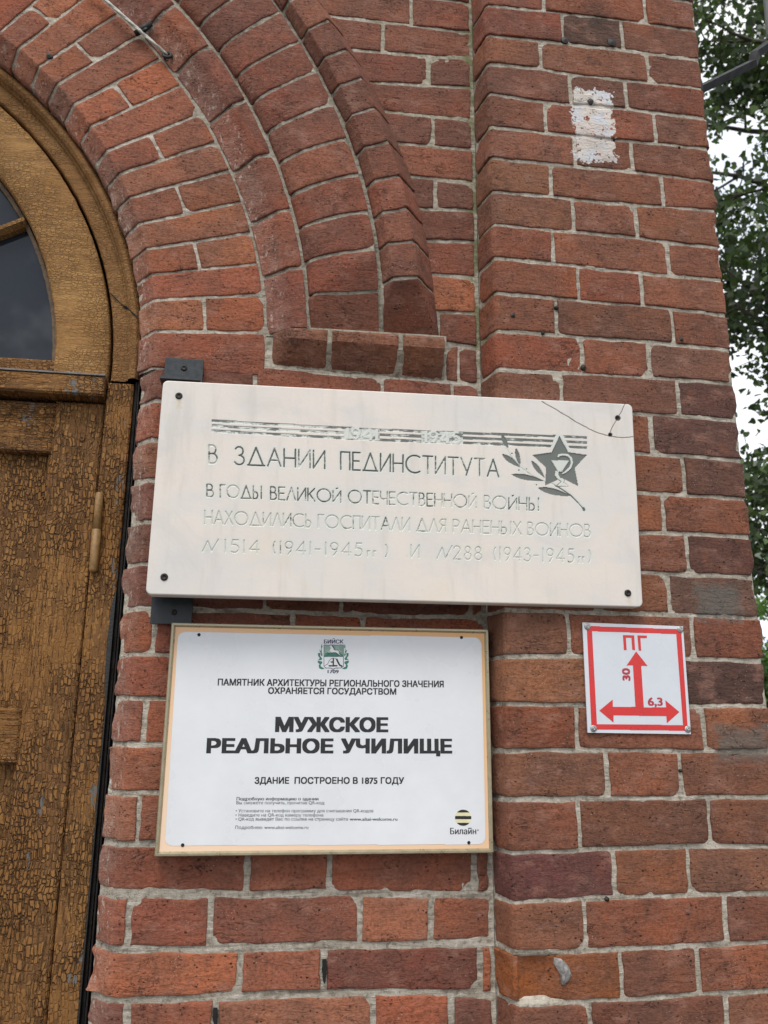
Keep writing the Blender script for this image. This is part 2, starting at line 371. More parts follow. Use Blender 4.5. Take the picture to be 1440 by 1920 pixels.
def brick_geo(path, s0, s1, tmap, Lt, seed, rough=1.0, tint=(.2, .06, .035), white=None, taper=None, edge=.0036, proud=0.0, step=.011, lob=1.0, rob=1.0, endw=None):
    """tmap(a, t, y)->xyz ; t in 0..1 over Lt metres ; returns verts, faces, colours"""
    Ls = s1-s0
    def samples(L, st, extra=()):
        e = [0, edge*.28, edge*.75, edge*1.6]
        m = max(1, int((L-2*e[-1])/st))
        ss_ = e+[e[-1]+(L-2*e[-1])*k/m for k in range(1, m)]+[L-q for q in e[::-1]]
        for x in extra:
            if e[-1]+.002 < x < L-e[-1]-.002: ss_ += [x-.0011, x+.0011]
        ss_ = sorted(ss_); o = [ss_[0]]
        for q in ss_[1:]:
            if q-o[-1] > .0008: o.append(q)
        o[-1] = L
        return o
    us = samples(Ls, step, [d-s0 for d in path.d[1:-1]]); vs = samples(Lt, step)
    if len(vs) < 4: vs = [0, Lt*.2, Lt*.5, Lt*.8, Lt]
    nu, nv = len(us), len(vs); sd = seed*7.31
    V = []; C = []
    chip = [(rnd.choice([0, 1]), rnd.choice([0, 1]), rnd.uniform(.006, .02)) for _ in range(2 if rnd.random() < .6 else 1)]+[(rnd.random(), rnd.choice([0, 1]), rnd.uniform(.003, .009)) for _ in range(3)]
    tilt = (rnd.uniform(-.0012, .0012), rnd.uniform(-.001, .001))
    for i in range(-1, nu+1):
        for j in range(-1, nv+1):
            ii, jj = min(max(i, 0), nu-1), min(max(j, 0), nv-1)
            u, v = us[ii], vs[jj]
            du, dv = min(u, Ls-u), min(v, Lt-v)
            # wander of the outline
            k1 = 1-smooth01(du/.02); k2 = 1-smooth01(dv/.018)
            su = (nz(sd, v*38, u*9)*.0024+nz(sd+4, v*140, u*30)*.0012)*rough*(lob if u < Ls/2 else rob)
            sv = (nz(u*22, sd+9, v*8)*.0024+nz(u*110, sd+13, v*20)*.0012)*rough
            u2, v2 = u+su*k1, v+sv*k2
            d = min(du, dv) if min(du, dv) > edge else (edge-math.hypot(max(0, edge-du), max(0, edge-dv)))
            r_ = edge
            w = 0 if d >= r_ else -r_*.62*(1-math.sqrt(max(0, 1-(1-max(d, -.2*r_)/r_)**2)))
            w += (nz(u*18, v*18, sd)*.0014+nz(u*60, v*75, sd+3)*.0012+nz(u*170, v*190, sd+5)*.0006)*rough+proud+.0008
            if endw: w += endw(path.at(s0+u2)[0], v2, sd)
            w += tilt[0]*(u/Ls-.5)*2+tilt[1]*(v/Lt-.5)*2
            for (a_, b_, r2) in chip:
                cd = math.hypot(u-a_*Ls, v-b_*Lt)
                if cd < r2: w -= (1-cd/r2)*r2*.35
            if i < 0 or j < 0 or i >= nu or j >= nv: w -= .016
            q, n = path.at(s0+u2)
            a, y = q[0]+n[0]*w, q[1]+n[1]*w
            if taper: y = taper(y, v2/Lt, a)
            V.append(tmap(a, v2/Lt, y))
            wv = white(a, v2/Lt, q) if white else 0.0
            C.append((tint[0], tint[1], tint[2], wv))
    n2 = nv+2
    F = [(i*n2+j, (i+1)*n2+j, (i+1)*n2+j+1, i*n2+j+1) for i in range(nu+1) for j in range(nv+1)]
    return V, F, C
def corner_wear(q, v, sd):
    if q[0] > .955: k = smooth01((q[0]-.955)/.018)
    elif q[0] < -.245 and q[0] > -.3: k = smooth01((-.245-q[0])/.017)
    else: return 0.0
    return k*(nz(v*30, sd, 3.3)*.0085+nz(v*95, sd, 8.1)*.0035-.0012)
def arch_wear(q, v, sd):
    return .5*smooth01((.888-q[0])/.018)*(nz(v*30, sd, 3.3)*.0085+nz(v*95, sd, 8.1)*.0035-.0012) if q[0] < .888 else 0.0
def jitter(c, a=.16):
    k = 1+rnd.uniform(-a, a); h = rnd.uniform(-.10, .10)
    return (c[0]*k, c[1]*k*(1+h), c[2]*k*(1+h*1.3))
PAL_L = [(0.3527, 0.1052, 0.0526), (0.3152, 0.0996, 0.0544), (0.3811, 0.1282, 0.0616), (0.2741, 0.0919, 0.0562), (0.3436, 0.1214, 0.0651), (0.2458, 0.0842, 0.058)]
PAL_P = [(0.2411, 0.0933, 0.0516), (0.275, 0.0973, 0.0504), (0.2166, 0.0875, 0.0504), (0.2891, 0.1091, 0.0523), (0.1932, 0.0796, 0.0504), (0.2554, 0.0875, 0.0487)]
PAL_D = [(0.2196, 0.0792, 0.0504), (0.2446, 0.0872, 0.0523), (0.2005, 0.0751, 0.0504), (0.2686, 0.0933, 0.0531)]
def pick(pal): return jitter(rnd.choice(pal))

# ================================================================== THE BUILDING
building = tag(empty('brick_building', (0, 0, 0)), 'old red brick building front with arched wooden doorway and projecting pier', 'building')
CX, CZ = -1.1364, .7162+1.6
ZO = 1.6
# ---- bed joints of the pier (photograph measurements projected on the pier face)
s_ = 1440/560
def zz(x0, y0, sc=s_): return lambda l: [at(x0+u/sc, y0+v/sc, -.07) for u, v in l]
Z1, Z2, Z3, Z4, Z5 = zz(880, 0), zz(880, 400), zz(880, 800), zz(880, 1200), zz(880, 1520)
J = [Z1(l) for l in [
 [(70,25),(450,62),(750,98),(1110,150)],[(90,168),(340,195),(740,240),(1120,288)],[(85,305),(340,330),(560,365),(860,395),(1140,428)],
 [(90,450),(360,490),(760,525),(1150,573)],[(95,608),(480,650),(890,690),(1165,720)],[(100,760),(390,790),(780,825),(1180,880)],[(100,920),(400,945),(600,970),(930,995),(1210,1018)]]]
J += [Z2(l) for l in [[(110,50),(390,80),(750,110),(960,140),(1210,165)],[(110,215),(400,240),(850,290),(1240,325)],[(140,385),(530,420),(830,445),(1250,490)],[(120,565),(400,585),(870,620),(1265,655)],[(125,750),(430,768),(880,795),(1250,820)],[(130,948),(790,965),(1000,975),(1300,1000)]]]
J += [Z3(l) for l in [[(130,110),(800,128),(1030,140),(1310,163)],[(130,300),(805,315),(930,325),(1290,345)],[(130,500),(820,510),(1040,515),(1340,530)],[(130,700),(830,705),(960,708),(1370,725)],[(200,885),(840,905),(1100,912),(1390,925)]]]
J += [Z4(l) for l in [[(120,80),(500,80),(1060,92),(1390,100)],[(120,308),(560,315),(1060,320),(1400,320)],[(120,535),(540,530),(1130,535),(1440,540)],[(130,770),(660,765),(1150,760),(1440,757)]]]
J += [Z5(l) for l in [[(200,205),(530,190),(1000,172),(1440,170)],[(210,445),(700,420),(1060,410),(1440,400)],[(230,690),(560,680),(900,660),(1440,635)],[(260,935),(740,915),(1100,890),(1440,870)]]]
class Bed:
    def __init__(s, pts): s.x = [p[0] for p in pts]; s.z = [p[1] for p in pts]
    def __call__(s, x): return float(np.interp(x, s.x, s.z))
PB = {i: Bed(l) for i, l in enumerate(J)}
for i in range(-1, -12, -1): PB[i] = (lambda f, k: (lambda x: f(x)+.083*k))(PB[0], -i)
for i in range(26, 42): PB[i] = (lambda f, k: (lambda x: f(x)-.083*k))(PB[25], i-25)
PXR = .974                       # outer corner of the pier
ppath = Path([(.437, .02), (.4375, -.002), (.4515, -.064), (.4575, -.070), (PXR-.006, -.070), (PXR, -.064), (PXR+.002, .06)])
# vertical joints: (zoom u, zoom v) per row
VJ = {-1: [(360, 20), (850, 55)], 0: [(450, 110), (737, 165)], 1: [(345, 260), (865, 330)], 2: [(487, 410), (757, 460)], 3: [(370, 560), (897, 620)], 4: [(510, 720), (787, 760)], 5: [(395, 865), (933, 925)]}
VX = {k: [at(880+u/s_, v/s_, -.07)[0] for u, v in l] for k, l in VJ.items()}
for k, l in {6: [(503, 35), (808, 60)], 7: [(403, 160), (960, 215)], 8: [(525, 340), (833, 360)], 9: [(420, 510), (980, 550)], 10: [(543, 660), (868, 700)], 11: [(445, 840), (1008, 890)]}.items():
    VX[k] = [at(880+u/s_, 400+v/s_, -.07)[0] for u, v in l]
for k, l in {12: [(883, 70)], 13: [(1035, 235)], 14: [(937, 415)], 15: [(1053, 620)], 16: [(963, 810)], 17: [(480, 970), (1077, 980)]}.items():
    VX[k] = [at(880+u/s_, 800+v/s_, -.07)[0] for u, v in l]
for k, l in {19: [(520, 420), (1130, 420)], 20: [(668, 650), (1018, 640)], 21: [(530, 890), (1160, 890)]}.items():
    VX[k] = [at(880+u/s_, 1200+v/s_, -.07)[0] for u, v in l]
for k, l in {22: [(700, 300), (1060, 290)], 23: [(560, 560), (1235, 520)], 24: [(733, 800), (1105, 750)], 25: [(580, 980), (1240, 960)]}.items():
    VX[k] = [at(880+u/s_, 1520+v/s_, -.07)[0] for u, v in l]
VX[12] = [VX[10][0]]+VX[12]; VX[13] = [VX[11][0]]+VX[13]; VX[14] = [VX[10][0]]+VX[14]; VX[15] = [VX[11][0]]+VX[15]; VX[16] = [VX[10][0]]+VX[16]
VX[18] = [VX[16][0], VX[16][1]+.004]
for k in range(-11, 42):
    if k not in VX: VX[k] = list(VX[20 if k % 2 == 0 else 21])
special = {(0, 1): (.075, .042, .030), (0, 0): (.19, .058, .033), (1, 1): (.21, .085, .045), (24, 0): (.27, .085, .025), (22, 0): (.125, .045, .040), (18, 1): (.085, .042, .034), (18, 2): (.065, .036, .030), (21, 1): (.15, .065, .038), (11, 2): (.10, .042, .032), (8, 0): (.24, .075, .035), (10, 0): (.25, .068, .035), (9, 0): (.23, .072, .034), (10, 1): (.24, .075, .038), (12, 2): (.10, .044, .034), (13, 2): (.105, .046, .032), (19, 0): (.21, .07, .035), (15, 2): (.10, .045, .034), (16, 2): (.11, .06, .043)}
pier = obj('pier', [], [], None, building)          # its own mesh (the mortar body) is filled in below
def rowbricks(k, beds, path, xs, x0s, x1s, parent, pal, rough, white=None, store=None, jw=.0042, bw=.0043, proud=0., minh=None):
    edges = [x0s]+[path.s_at_a(x, 1) for x in xs]+[x1s]
    for n in range(len(edges)-1):
        a, b = edges[n], edges[n+1]
        a += 0 if n == 0 and x0s == 0 else jw*rnd.uniform(.8, 1.25); b -= 0 if n == len(edges)-2 and x1s >= path.L-1e-6 else jw*rnd.uniform(.8, 1.25)
        if b-a < .012: continue
        ew = corner_wear
        if pal is PAL_P and (k, n) == (24, 0):            # the spalled brick low on the pier
            ew = lambda q, v, sd: corner_wear(q, v, sd)-.015*smooth01((.535-q[0])/.03)*smooth01((q[0]-.4535)/.012)*(1-.5*smooth01((v-.055)/.02))+nz(q[0]*60, v*60, 3)*.003
        lo, hi = beds[k+1], beds[k]
        g0, g1 = bw*rnd.uniform(.75, 1.2), bw*rnd.uniform(.75, 1.2)
        tm = lambda x, t_, y, lo=lo, hi=hi, g0=g0, g1=g1: (x, y, (lo(x)+g0)*(1-t_)+(hi(x)-g1)*t_)
        tint = jitter(tuple(v*1.2 for v in special[(k, n)]), .05) if (pal is PAL_P and (k, n) in special) else pick(pal)
        g = brick_geo(path, a, b, tm, .0715, rnd.random()*1000, rough, tint, white, proud=rnd.uniform(-.0010, .0014)+proud, endw=ew)
        if store is not None: store.add(*g)
        else: obj('brick', g[0], g[1], MB_, parent, cols=g[2], smooth=True)
extra = MB()                                        # courses outside the photograph, joined
for k in range(-11, 41):
    rowbricks(k, PB, ppath, VX[k], .018, ppath.L-.06, pier, PAL_P, 1.0, store=None if -2 <= k <= 25 else extra)
# end wall of the building behind the pier's outer corner, seen only from the side
endm = MB()
for k in range(-11, 41):
    y = -.06+ (.12 if k % 2 else .245)
    z1, z0 = PB[k](.97)-.006, PB[k+1](.97)+.006
    while y < 3.0:
        L = .118 if (rnd.random() < .5) else .24
        g = []
        b = MB(); b.box(PXR-.05, PXR+.001+rnd.uniform(0, .002), y, y+L, z0, z1); c = pick(PAL_P)
        endm.add(b.v, b.f, [c+(0.,)]*len(b.v)); y += L+.012
endm.build('end_wall_bricks', MB_, building, kind='stuff')

# ---- main wall beds: left measurements joined to the right ones
Lpx = [(262,691),(262,750),(252,823),(246,897),(240,976),(230,1056),(230,1140),(220,1226),(215,1309),(205,1396),(195,1486),(190,1581),(180,1677),(170,1778),(160,1876)]
mid = {11: [(510,687),(602,696),(724,707),(899,722)], 17: [(359,1142),(480,1145),(720,1155),(915,1158)],
       23: [(315,1676),(462,1679),(620,1675),(924,1679)], 24: [(248,1780),(392,1780),(606,1773),(770,1770),(926,1767)], 25: [(314,1876),(509,1864),(673,1861),(800,1862),(923,1864)]}
WB = {}
for k in range(11, 26):
    pts = [at(*Lpx[k-11], 0)]
    pts += [at(*p, 0) for p in mid[k]] if k in mid else [(.43, pts[0][1]*.3+PB[k](.4515)*.7)]
    WB[k] = Bed(pts)
Bpx = [(882,60),(882,108),(880,164),(884,224),(888,281),(892,343),(894,395),(860,452),(860,518),(890,587),(890,651)]
Bl = [(680,37),(680,95),(697,154),(722,208),(752,269),(770,331),(794,391),(805,451),(819,515),(827,584),(824,639)]
for k in range(0, 11): WB[k] = Bed([at(*Bl[k], 0), at(*Bpx[k], 0)])
WB[10] = Bed([at(*p, 0) for p in [(510, 621), (822, 640), (892, 651)]])
for i in range(-1, -12, -1): WB[i] = (lambda f, k: (lambda x: f(x)+.083*k))(WB[0], -i)
for i in range(26, 42): WB[i] = (lambda f, k: (lambda x: f(x)-.083*k))(WB[25], i-25)
XI = -.2625                                         # inner arris of the jamb
wpath = Path([(XI, .16), (XI+.0005, .036), (-.2290, .0), (.4375, .0)])
wall = obj('wall', [], [], None, building)
WJ = {0: [(718, 73)], 1: [(804, 133)], 2: [], 3: [(812, 246)], 4: [], 5: [(816, 362)], 6: [], 7: [], 8: [], 9: [], -1: [(771.7, 23)],
      11: [(478, 730), (717, 730), (848, 735)], 16: [(496, 1128), (640, 1130)], 17: [(289, 1180), (444, 1158)], 19: [(271, 1350)], 21: [(261, 1530)], 22: [(464, 1630), (617, 1630), (890, 1640)],
      23: [(240.6, 1730), (394, 1730), (674, 1730), (809, 1730)], 24: [(450.6, 1820), (607, 1820), (900, 1820)], 25: [(238.6, 1900), (404, 1900), (700, 1900), (846, 1895)]}
XW = {k: [at(*p, 0)[0] for p in l] for k, l in WJ.items()}
for k in list(range(11, 42)):
    l = XW.get(k)
    if k <= 25 and l and len(l) >= 3: continue
    if k >= 26: XW[k] = list(XW[24 if k % 2 == 0 else 25]); continue
    if k == 17: l = [l[0]]
    if l is None: l = [] if k % 2 == 0 else [-.135]
    x = l[-1] if l else -.262; st = .255
    l = list(l); first = True
    while x+st < .42:
        x += st; l.append(x); st = .135 if st > .2 else .255
    XW[k] = l
def white_jamb(a, t_, q):
    w = 1-smooth01((q[0]-(-.2625))/.05) if q[1] > -.001 else 0
    return w*.75
lowroof = {}
for k in range(-11, 41):
    if k < 11:
        # to the right of the arch mouldings: start under the outer moulding
        if k == 10: continue
        zc = (WB[k](.3)+WB[k+1](.3))/2; rr_ = 1.425; dz = zc-CZ
        x0 = CX+math.sqrt(max(.0, rr_*rr_-dz*dz)) if abs(dz) < rr_ else CX-.2
        if k in (9,): x0 = at(822, 610, 0)[0]
        xs = [x for x in XW.get(k, []) if x > x0+.03]
        if k < -1:
            x = .3 if k % 2 else .17; xs = []
            while x > x0+.05: xs.insert(0, x); x -= .1275
        elif k < 9:
            x = (xs[0] if xs else .437)-.255
            while x > x0+.04: xs.insert(0, x); x -= .255
        rowbricks(k, WB, wpath, xs, wpath.s_at_a(x0, 1), wpath.L-.004, wall, PAL_D+PAL_L[1:4], 1.0, store=None if k >= -2 else extra)
    else:
        rowbricks(k, WB, wpath, XW[k], .07, wpath.L-.004, wall, PAL_L if k > 15 else PAL_L+PAL_D, 1.15, white_jamb, store=None if k <= 25 else extra, bw=.0046 if k < 22 else .0068, jw=.0042 if k < 22 else .0052)
# corbel course under the arch mouldings
cz_top, cz_bot = WB[10], WB[11]
xj = [at(507, 650, 0)[0], at(617, 655, -.02)[0], at(750, 665, -.02)[0], at(835, 670, 0)[0]]
for n in range(3):
    x0, x1 = xj[n]+.005, xj[n+1]-.005
    zb = lambda x: cz_bot(x)+.0035
    zt = lambda x: cz_top(x)-.006
    def prof(x, t_, w):
        # t from bottom to top : splayed soffit then upright face
        k = min(1, max(0, (x-xj[0])/.038)) if n == 0 else (min(1, max(0, (xj[3]-x)/.008)) if n == 2 else 1)
        y = -(.036*min(1, max(0, t_)/.6667))*k
        return (x, y-w, zb(x)*(1-t_)+zt(x)*t_)
    V = []; C = []; nu, nv = 20, 12; c = jitter((.20, .072, .036), .1); sd = rnd.random()*99
    for i in range(-1, nu+2):
        for j in range(-1, nv+2):
            ii, jj = min(max(i, 0), nu), min(max(j, 0), nv); u, v = ii/nu, jj/nv
            e = min(u*(x1-x0), (1-u)*(x1-x0), v*.07, (1-v)*.07)
            w = -.004*(1-smooth01(e/.006))+nz(u*9, v*4, sd)*.0018+nz(u*30, v*14, sd)*.0012
            if i < 0 or j < 0 or i > nu or j > nv: w -= .02
            V.append(prof(x0+(x1-x0)*u+nz(v*3, sd, u)*.002, v, w)); C.append(c+(0.1,))
    n2 = nv+3
    obj('brick', V, [(i*n2+j, (i+1)*n2+j, (i+1)*n2+j+1, i*n2+j+1) for i in range(nu+2) for j in range(nv+2)], MB_, wall, cols=C, smooth=True)
for (a, b) in ((838, 857), (862, 893)):
    x0, x1 = at(a, 680, 0)[0], at(b, 680, 0)[0]
    g = brick_geo(wpath, wpath.s_at_a(x0, 1), wpath.s_at_a(x1, 1), lambda x, t_, y: (x, y, (cz_bot(x)+.006)*(1-t_)+(cz_top(x)-.006)*t_), .07, rnd.random()*99, 1, pick(PAL_D))
    obj('brick', g[0], g[1], MB_, wall, cols=g[2], smooth=True)

# ---- arch: rings of radial bricks
arch = obj('door_arch', [], [], None, building)
Apath = Path([(.866, .16), (.8665, .036), (.901, 0), (1.1200, 0)])
def polar(a, th, y): return (CX+a*math.cos(th), y, CZ+a*math.sin(th))
Aang = [-1.3, 3.8, 8.2, 11.9, 15.7, 19.55, 23.65, 27.5, 31.4, 35.65, 39.7, 43.55, 47.2, 51.1, 54.7]
while Aang[-1] < 181: Aang.append(Aang[-1]+3.87)
def split_joint(i): return i % 2 == 1
def white_arch(a, t_, q):
    return .75*(1-smooth01((q[0]-.868)/.05)) if q[1] > -.001 else 0
for i in range(len(Aang)-1):
    a0, a1 = R(Aang[i]), R(Aang[i+1])
    vis = Aang[i] < 62
    segs = [(.07, Apath.s_at_a(1.0, 1)-.0034), (Apath.s_at_a(1.0, 1)+.0034, Apath.L)] if split_joint(i) else [(.07, Apath.L)]
    for (s0, s1) in segs:
        half = .0034
        def tm(a, t_, y, a0=a0, a1=a1):
            aa = max(a, .5); g_ = half/aa*(1.0)
            th = (a0+g_)*(1-t_)+(a1-g_)*t_
            return polar(a, th, y)
        g = brick_geo(Apath, s0, s1, tm, (a1-a0)*1.0-.007, rnd.random()*1000, .72, pick(PAL_L[:3]+PAL_L[4:5]+[(.30, .10, .05)]), white_arch, endw=arch_wear)
        if vis: obj('brick', g[0], g[1], MB_, arch, cols=g[2], smooth=True)
        else: extra.add(*g)
mould = obj('arch_moulding', [], [], None, building)
# radius as function of angle for outer rings (the real arch is slightly stilted)
def stretch(a, th):
    if a < 1.12: return a
    k = smooth01((a-1.12)/.2)
    return a+k*.0011*min(35, max(0, math.degrees(th)-6))
def polar2(a, th, y, off=0.0):
    d = math.degrees(th)
    if 1.2105 < a <= 1.364: y = max(y, -.014-.052*(d-3.4)/6.9+off)       # the mouldings die back at the spring on a sloping cut
    elif a > 1.364: y = max(y, -.010-.067*(d-3.4)/4.0+off)
    return polar(stretch(a, th), th, y+(nz(a*70, d*1.3, 4)*.0012 if d < 11 and off == 0 else 0))
Bpath = Path([(1.1255, .012), (1.127, .001), (1.136, -.003), (1.178, -.0295), (1.2060, -.0305)])
Bang = [3.4, 10.2, 16.7, 23.3, 29.95, 37.25, 43.3, 50, 56.7]
while Bang[-1] < 176: Bang.append(Bang[-1]+6.65)
Cp = [(1.2125+.0*k, 0) for k in range(0)]
Cp = [(1.2135, -.012)]+[(1.2135+.1425*u, -.022-.038*math.sqrt(1-(1-u)**2.2)) for u in (0, .02, .05, .1, .17, .26, .38, .52, .68, .84, 1.0)]
Cpath = Path(Cp)
Dpath = Path([(1.3655, -.030), (1.3685, -.052), (1.3825, -.0735), (1.4365, -.0755), (1.486, -.001), (1.488, .01)])
Cang = [3.45, 7.0, 10.7, 14.45, 18.2, 22.0, 25.65, 29.3, 32.75, 36.3, 39.8, 43.4, 47]
Dang = [3.3, 7.45, 10.75, 13.8, 16.95, 20.3, 23.75, 26.8, 29.9, 33.1, 36.5, 40, 43.6]
for A_ in (Cang, Dang):
    while A_[-1] < 177: A_.append(A_[-1]+3.6)
def ring(path, ang, pal, half, white, first_taper=None, lim=62, rough=.85, ed=.0036):
    for i in range(len(ang)-1):
        a0, a1 = R(ang[i]), R(ang[i+1]); rad = path.p[len(path.p)//2][0]
        def tm(a, t_, y, a0=a0, a1=a1):
            g_ = half/max(a, .5); return polar2(a, (a0+g_)*(1-t_)+(a1-g_)*t_, y)
        tp = None
        if i == 0 and first_taper: tp = first_taper
        g = brick_geo(path, 0, path.L, tm, (a1-a0)*rad-2*half, rnd.random()*1000, rough, pick(pal), white, taper=tp, edge=ed)
        if ang[i] < lim: obj('brick', g[0], g[1], MB_, mould, cols=g[2], smooth=True)
        else: extra.add(*g)
def tap(y, t_, a): return y if y > -.02 else y*(.40+.60*smooth01(t_/.85)) if t_ < .85 else y
ring(Bpath, Bang, [(.27, .085, .048), (.31, .105, .055), (.235, .078, .05)], .0042, lambda a, t_, q: .55*(1-smooth01((q[0]-1.15)/.03)), None, rough=1.2)
ring(Cpath, Cang, PAL_D+[(.25, .08, .048)], .0036, None, None)
ring(Dpath, Dang, [(.25, .088, .052), (.225, .082, .050), (.27, .10, .058)], .0036, None, None, rough=.75)

# ---- mortar bodies
def grid_mesh(path, ss, ts, tmap, mask=None, col=None, depth=-.0026, amp=.85, back=None):
    V = []; C = []; ns, nt = len(ss), len(ts)
    for s in ss:
        q, n = path.at(s)
        for t_ in ts:
            p0 = tmap(q[0], t_, q[1])
            w = depth+(MN.noise(Vector((p0[0]*55, p0[1]*55, p0[2]*55)))*.0019+MN.noise(Vector((p0[0]*170, 3+p0[1]*170, p0[2]*170)))*.0012)*amp
            V.append(tmap(q[0]+n[0]*w, t_, q[1]+n[1]*w)); C.append(col(p0) if col else (1, 1, 1, 0))
    F = [(i*nt+j, (i+1)*nt+j, (i+1)*nt+j+1, i*nt+j+1) for i in range(ns-1) for j in range(nt-1)]
    if mask: F = [f for f in F if mask(V[f[0]])]
    return V, F, C
def fill(o, parts):
    mb = MB()
    for v, f, c in parts: mb.add(v, f, c)
    me = o.data; me.from_pydata(mb.v, [], mb.f); me.materials.append(MM)
    a = me.color_attributes.new('tint', 'FLOAT_COLOR', 'POINT'); a.data.foreach_set('color', np.asarray(mb.c, dtype=np.float32).ravel())
    me.polygons.foreach_set('use_smooth', [True]*len(me.polygons)); me.update()
def lin(a, b, st): n = max(1, int(round((b-a)/st))); return [a+(b-a)*i/n for i in range(n+1)]
def mcol(p):
    x, y, z = p; z -= ZO
    moss = math.exp(-((x-.434)/.022)**2)*smooth01((z-.68)/.1)*.9
    moss += .35*smooth01((z-.8)/.5)*(1 if x < .43 and x > .2 else .0)
    arc = math.hypot(x-CX, z-(CZ-ZO))
    k = 1.0
    if 1.10 < arc < 1.52 and z > .75: k = .80; moss += .15
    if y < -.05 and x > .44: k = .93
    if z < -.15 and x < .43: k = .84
    return (k, k, k*.99, min(1, moss))
ident = lambda x, t_, y: (x, y, t_)
def ident_pier(x, z, y):                             # the bed behind the spalled brick is hollowed too
    k = smooth01((.545-x)/.03)*smooth01((z-PB[25](.5)-.004)/.012)*smooth01((PB[24](.5)-.004-z)/.012)
    return (x, y+.030*k, z)
zfine = lin(-.72+ZO, 2.15+ZO, .0068)
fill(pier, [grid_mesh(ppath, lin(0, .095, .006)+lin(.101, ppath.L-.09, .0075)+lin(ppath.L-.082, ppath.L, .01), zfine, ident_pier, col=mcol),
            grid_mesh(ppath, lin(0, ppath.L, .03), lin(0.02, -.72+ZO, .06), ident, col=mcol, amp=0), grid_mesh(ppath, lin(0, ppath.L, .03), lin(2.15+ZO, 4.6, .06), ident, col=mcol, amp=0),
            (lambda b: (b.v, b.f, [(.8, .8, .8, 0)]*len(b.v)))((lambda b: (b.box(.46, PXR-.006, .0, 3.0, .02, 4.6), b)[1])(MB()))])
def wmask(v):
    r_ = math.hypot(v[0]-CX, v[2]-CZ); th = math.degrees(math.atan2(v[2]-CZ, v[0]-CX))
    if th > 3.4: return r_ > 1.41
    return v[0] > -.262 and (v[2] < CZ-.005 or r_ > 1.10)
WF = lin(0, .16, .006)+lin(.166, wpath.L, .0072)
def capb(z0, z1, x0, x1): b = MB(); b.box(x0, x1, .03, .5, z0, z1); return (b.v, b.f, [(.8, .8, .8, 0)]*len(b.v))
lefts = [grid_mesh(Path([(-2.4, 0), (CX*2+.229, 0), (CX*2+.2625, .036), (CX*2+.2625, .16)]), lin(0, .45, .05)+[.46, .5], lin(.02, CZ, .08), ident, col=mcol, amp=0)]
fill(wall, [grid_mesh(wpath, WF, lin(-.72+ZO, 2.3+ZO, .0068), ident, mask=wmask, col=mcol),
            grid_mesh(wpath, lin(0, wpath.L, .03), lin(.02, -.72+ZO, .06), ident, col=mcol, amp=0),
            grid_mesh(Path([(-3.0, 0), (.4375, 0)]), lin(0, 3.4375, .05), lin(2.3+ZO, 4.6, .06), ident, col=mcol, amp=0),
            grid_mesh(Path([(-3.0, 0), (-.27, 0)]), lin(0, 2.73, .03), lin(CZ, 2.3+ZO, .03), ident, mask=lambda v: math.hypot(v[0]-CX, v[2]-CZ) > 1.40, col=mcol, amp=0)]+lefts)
thA = [R(v) for v in lin(-1.4, 62, .33)]+[R(v) for v in lin(63, 181, 2)]
thB = [R(v) for v in lin(3.35, 50, .30)]+[R(v) for v in lin(51, 178, 2)]
fill(arch, [grid_mesh(Path([(.866, .20), (.8665, .036), (.901, 0), (1.132, 0)]), lin(0, .30, .0065)+lin(.307, .444, .0065), thA, polar, col=mcol)])
Mp = [(1.122, .002), (1.137, 0), (1.180, -.0285), (1.2085, -.0285), (1.2135, -.022)]+Cp[3:]+[(1.358, -.055), (1.364, -.046), (1.369, -.050), (1.3825, -.0725), (1.4365, -.0745), (1.486, 0), (1.50, .012)]
mpath = Path(Mp)
capv = []; nn = len(Mp); thc = R(3.4)
capm = MB(); cv = [polar2(a, thc, y*.9) for a, y in Mp]+[polar2(a, thc, .02) for a, y in Mp]
capm.add(cv, [(i, i+1, nn+i+1, nn+i) for i in range(nn-1)], [(.62, .6, .58, .1)]*len(cv))
def cavemap(a, th, y): return polar2(a, th, y, .0032)
fill(mould, [grid_mesh(mpath, lin(0, mpath.L, .0062), thB, cavemap, col=mcol), (capm.v, capm.f, capm.c)])
xo = extra.build('far_brickwork', MB_, building, kind='stuff', smooth=True)

mb = MB(); V = []                                   # mortar core behind the corbel course
for x in lin(xj[0]+.006, xj[3]-.004, .02):
    k = min(1, max(0, (x-xj[0]-.004)/.040)); V += [(x, .004, cz_bot(x)+.001), (x, .001-.030*k, cz_bot(x)+.050), (x, .001-.030*k, cz_top(x)-.001), (x, .004, cz_top(x)+.006)]
mb.add(V, [(i*4+j, i*4+j+1, (i+1)*4+j+1, (i+1)*4+j) for i in range(len(V)//4-1) for j in range(3)], [(.8, .8, .78, .15)]*len(V)); mb.build('corbel_mortar', MM, wall)

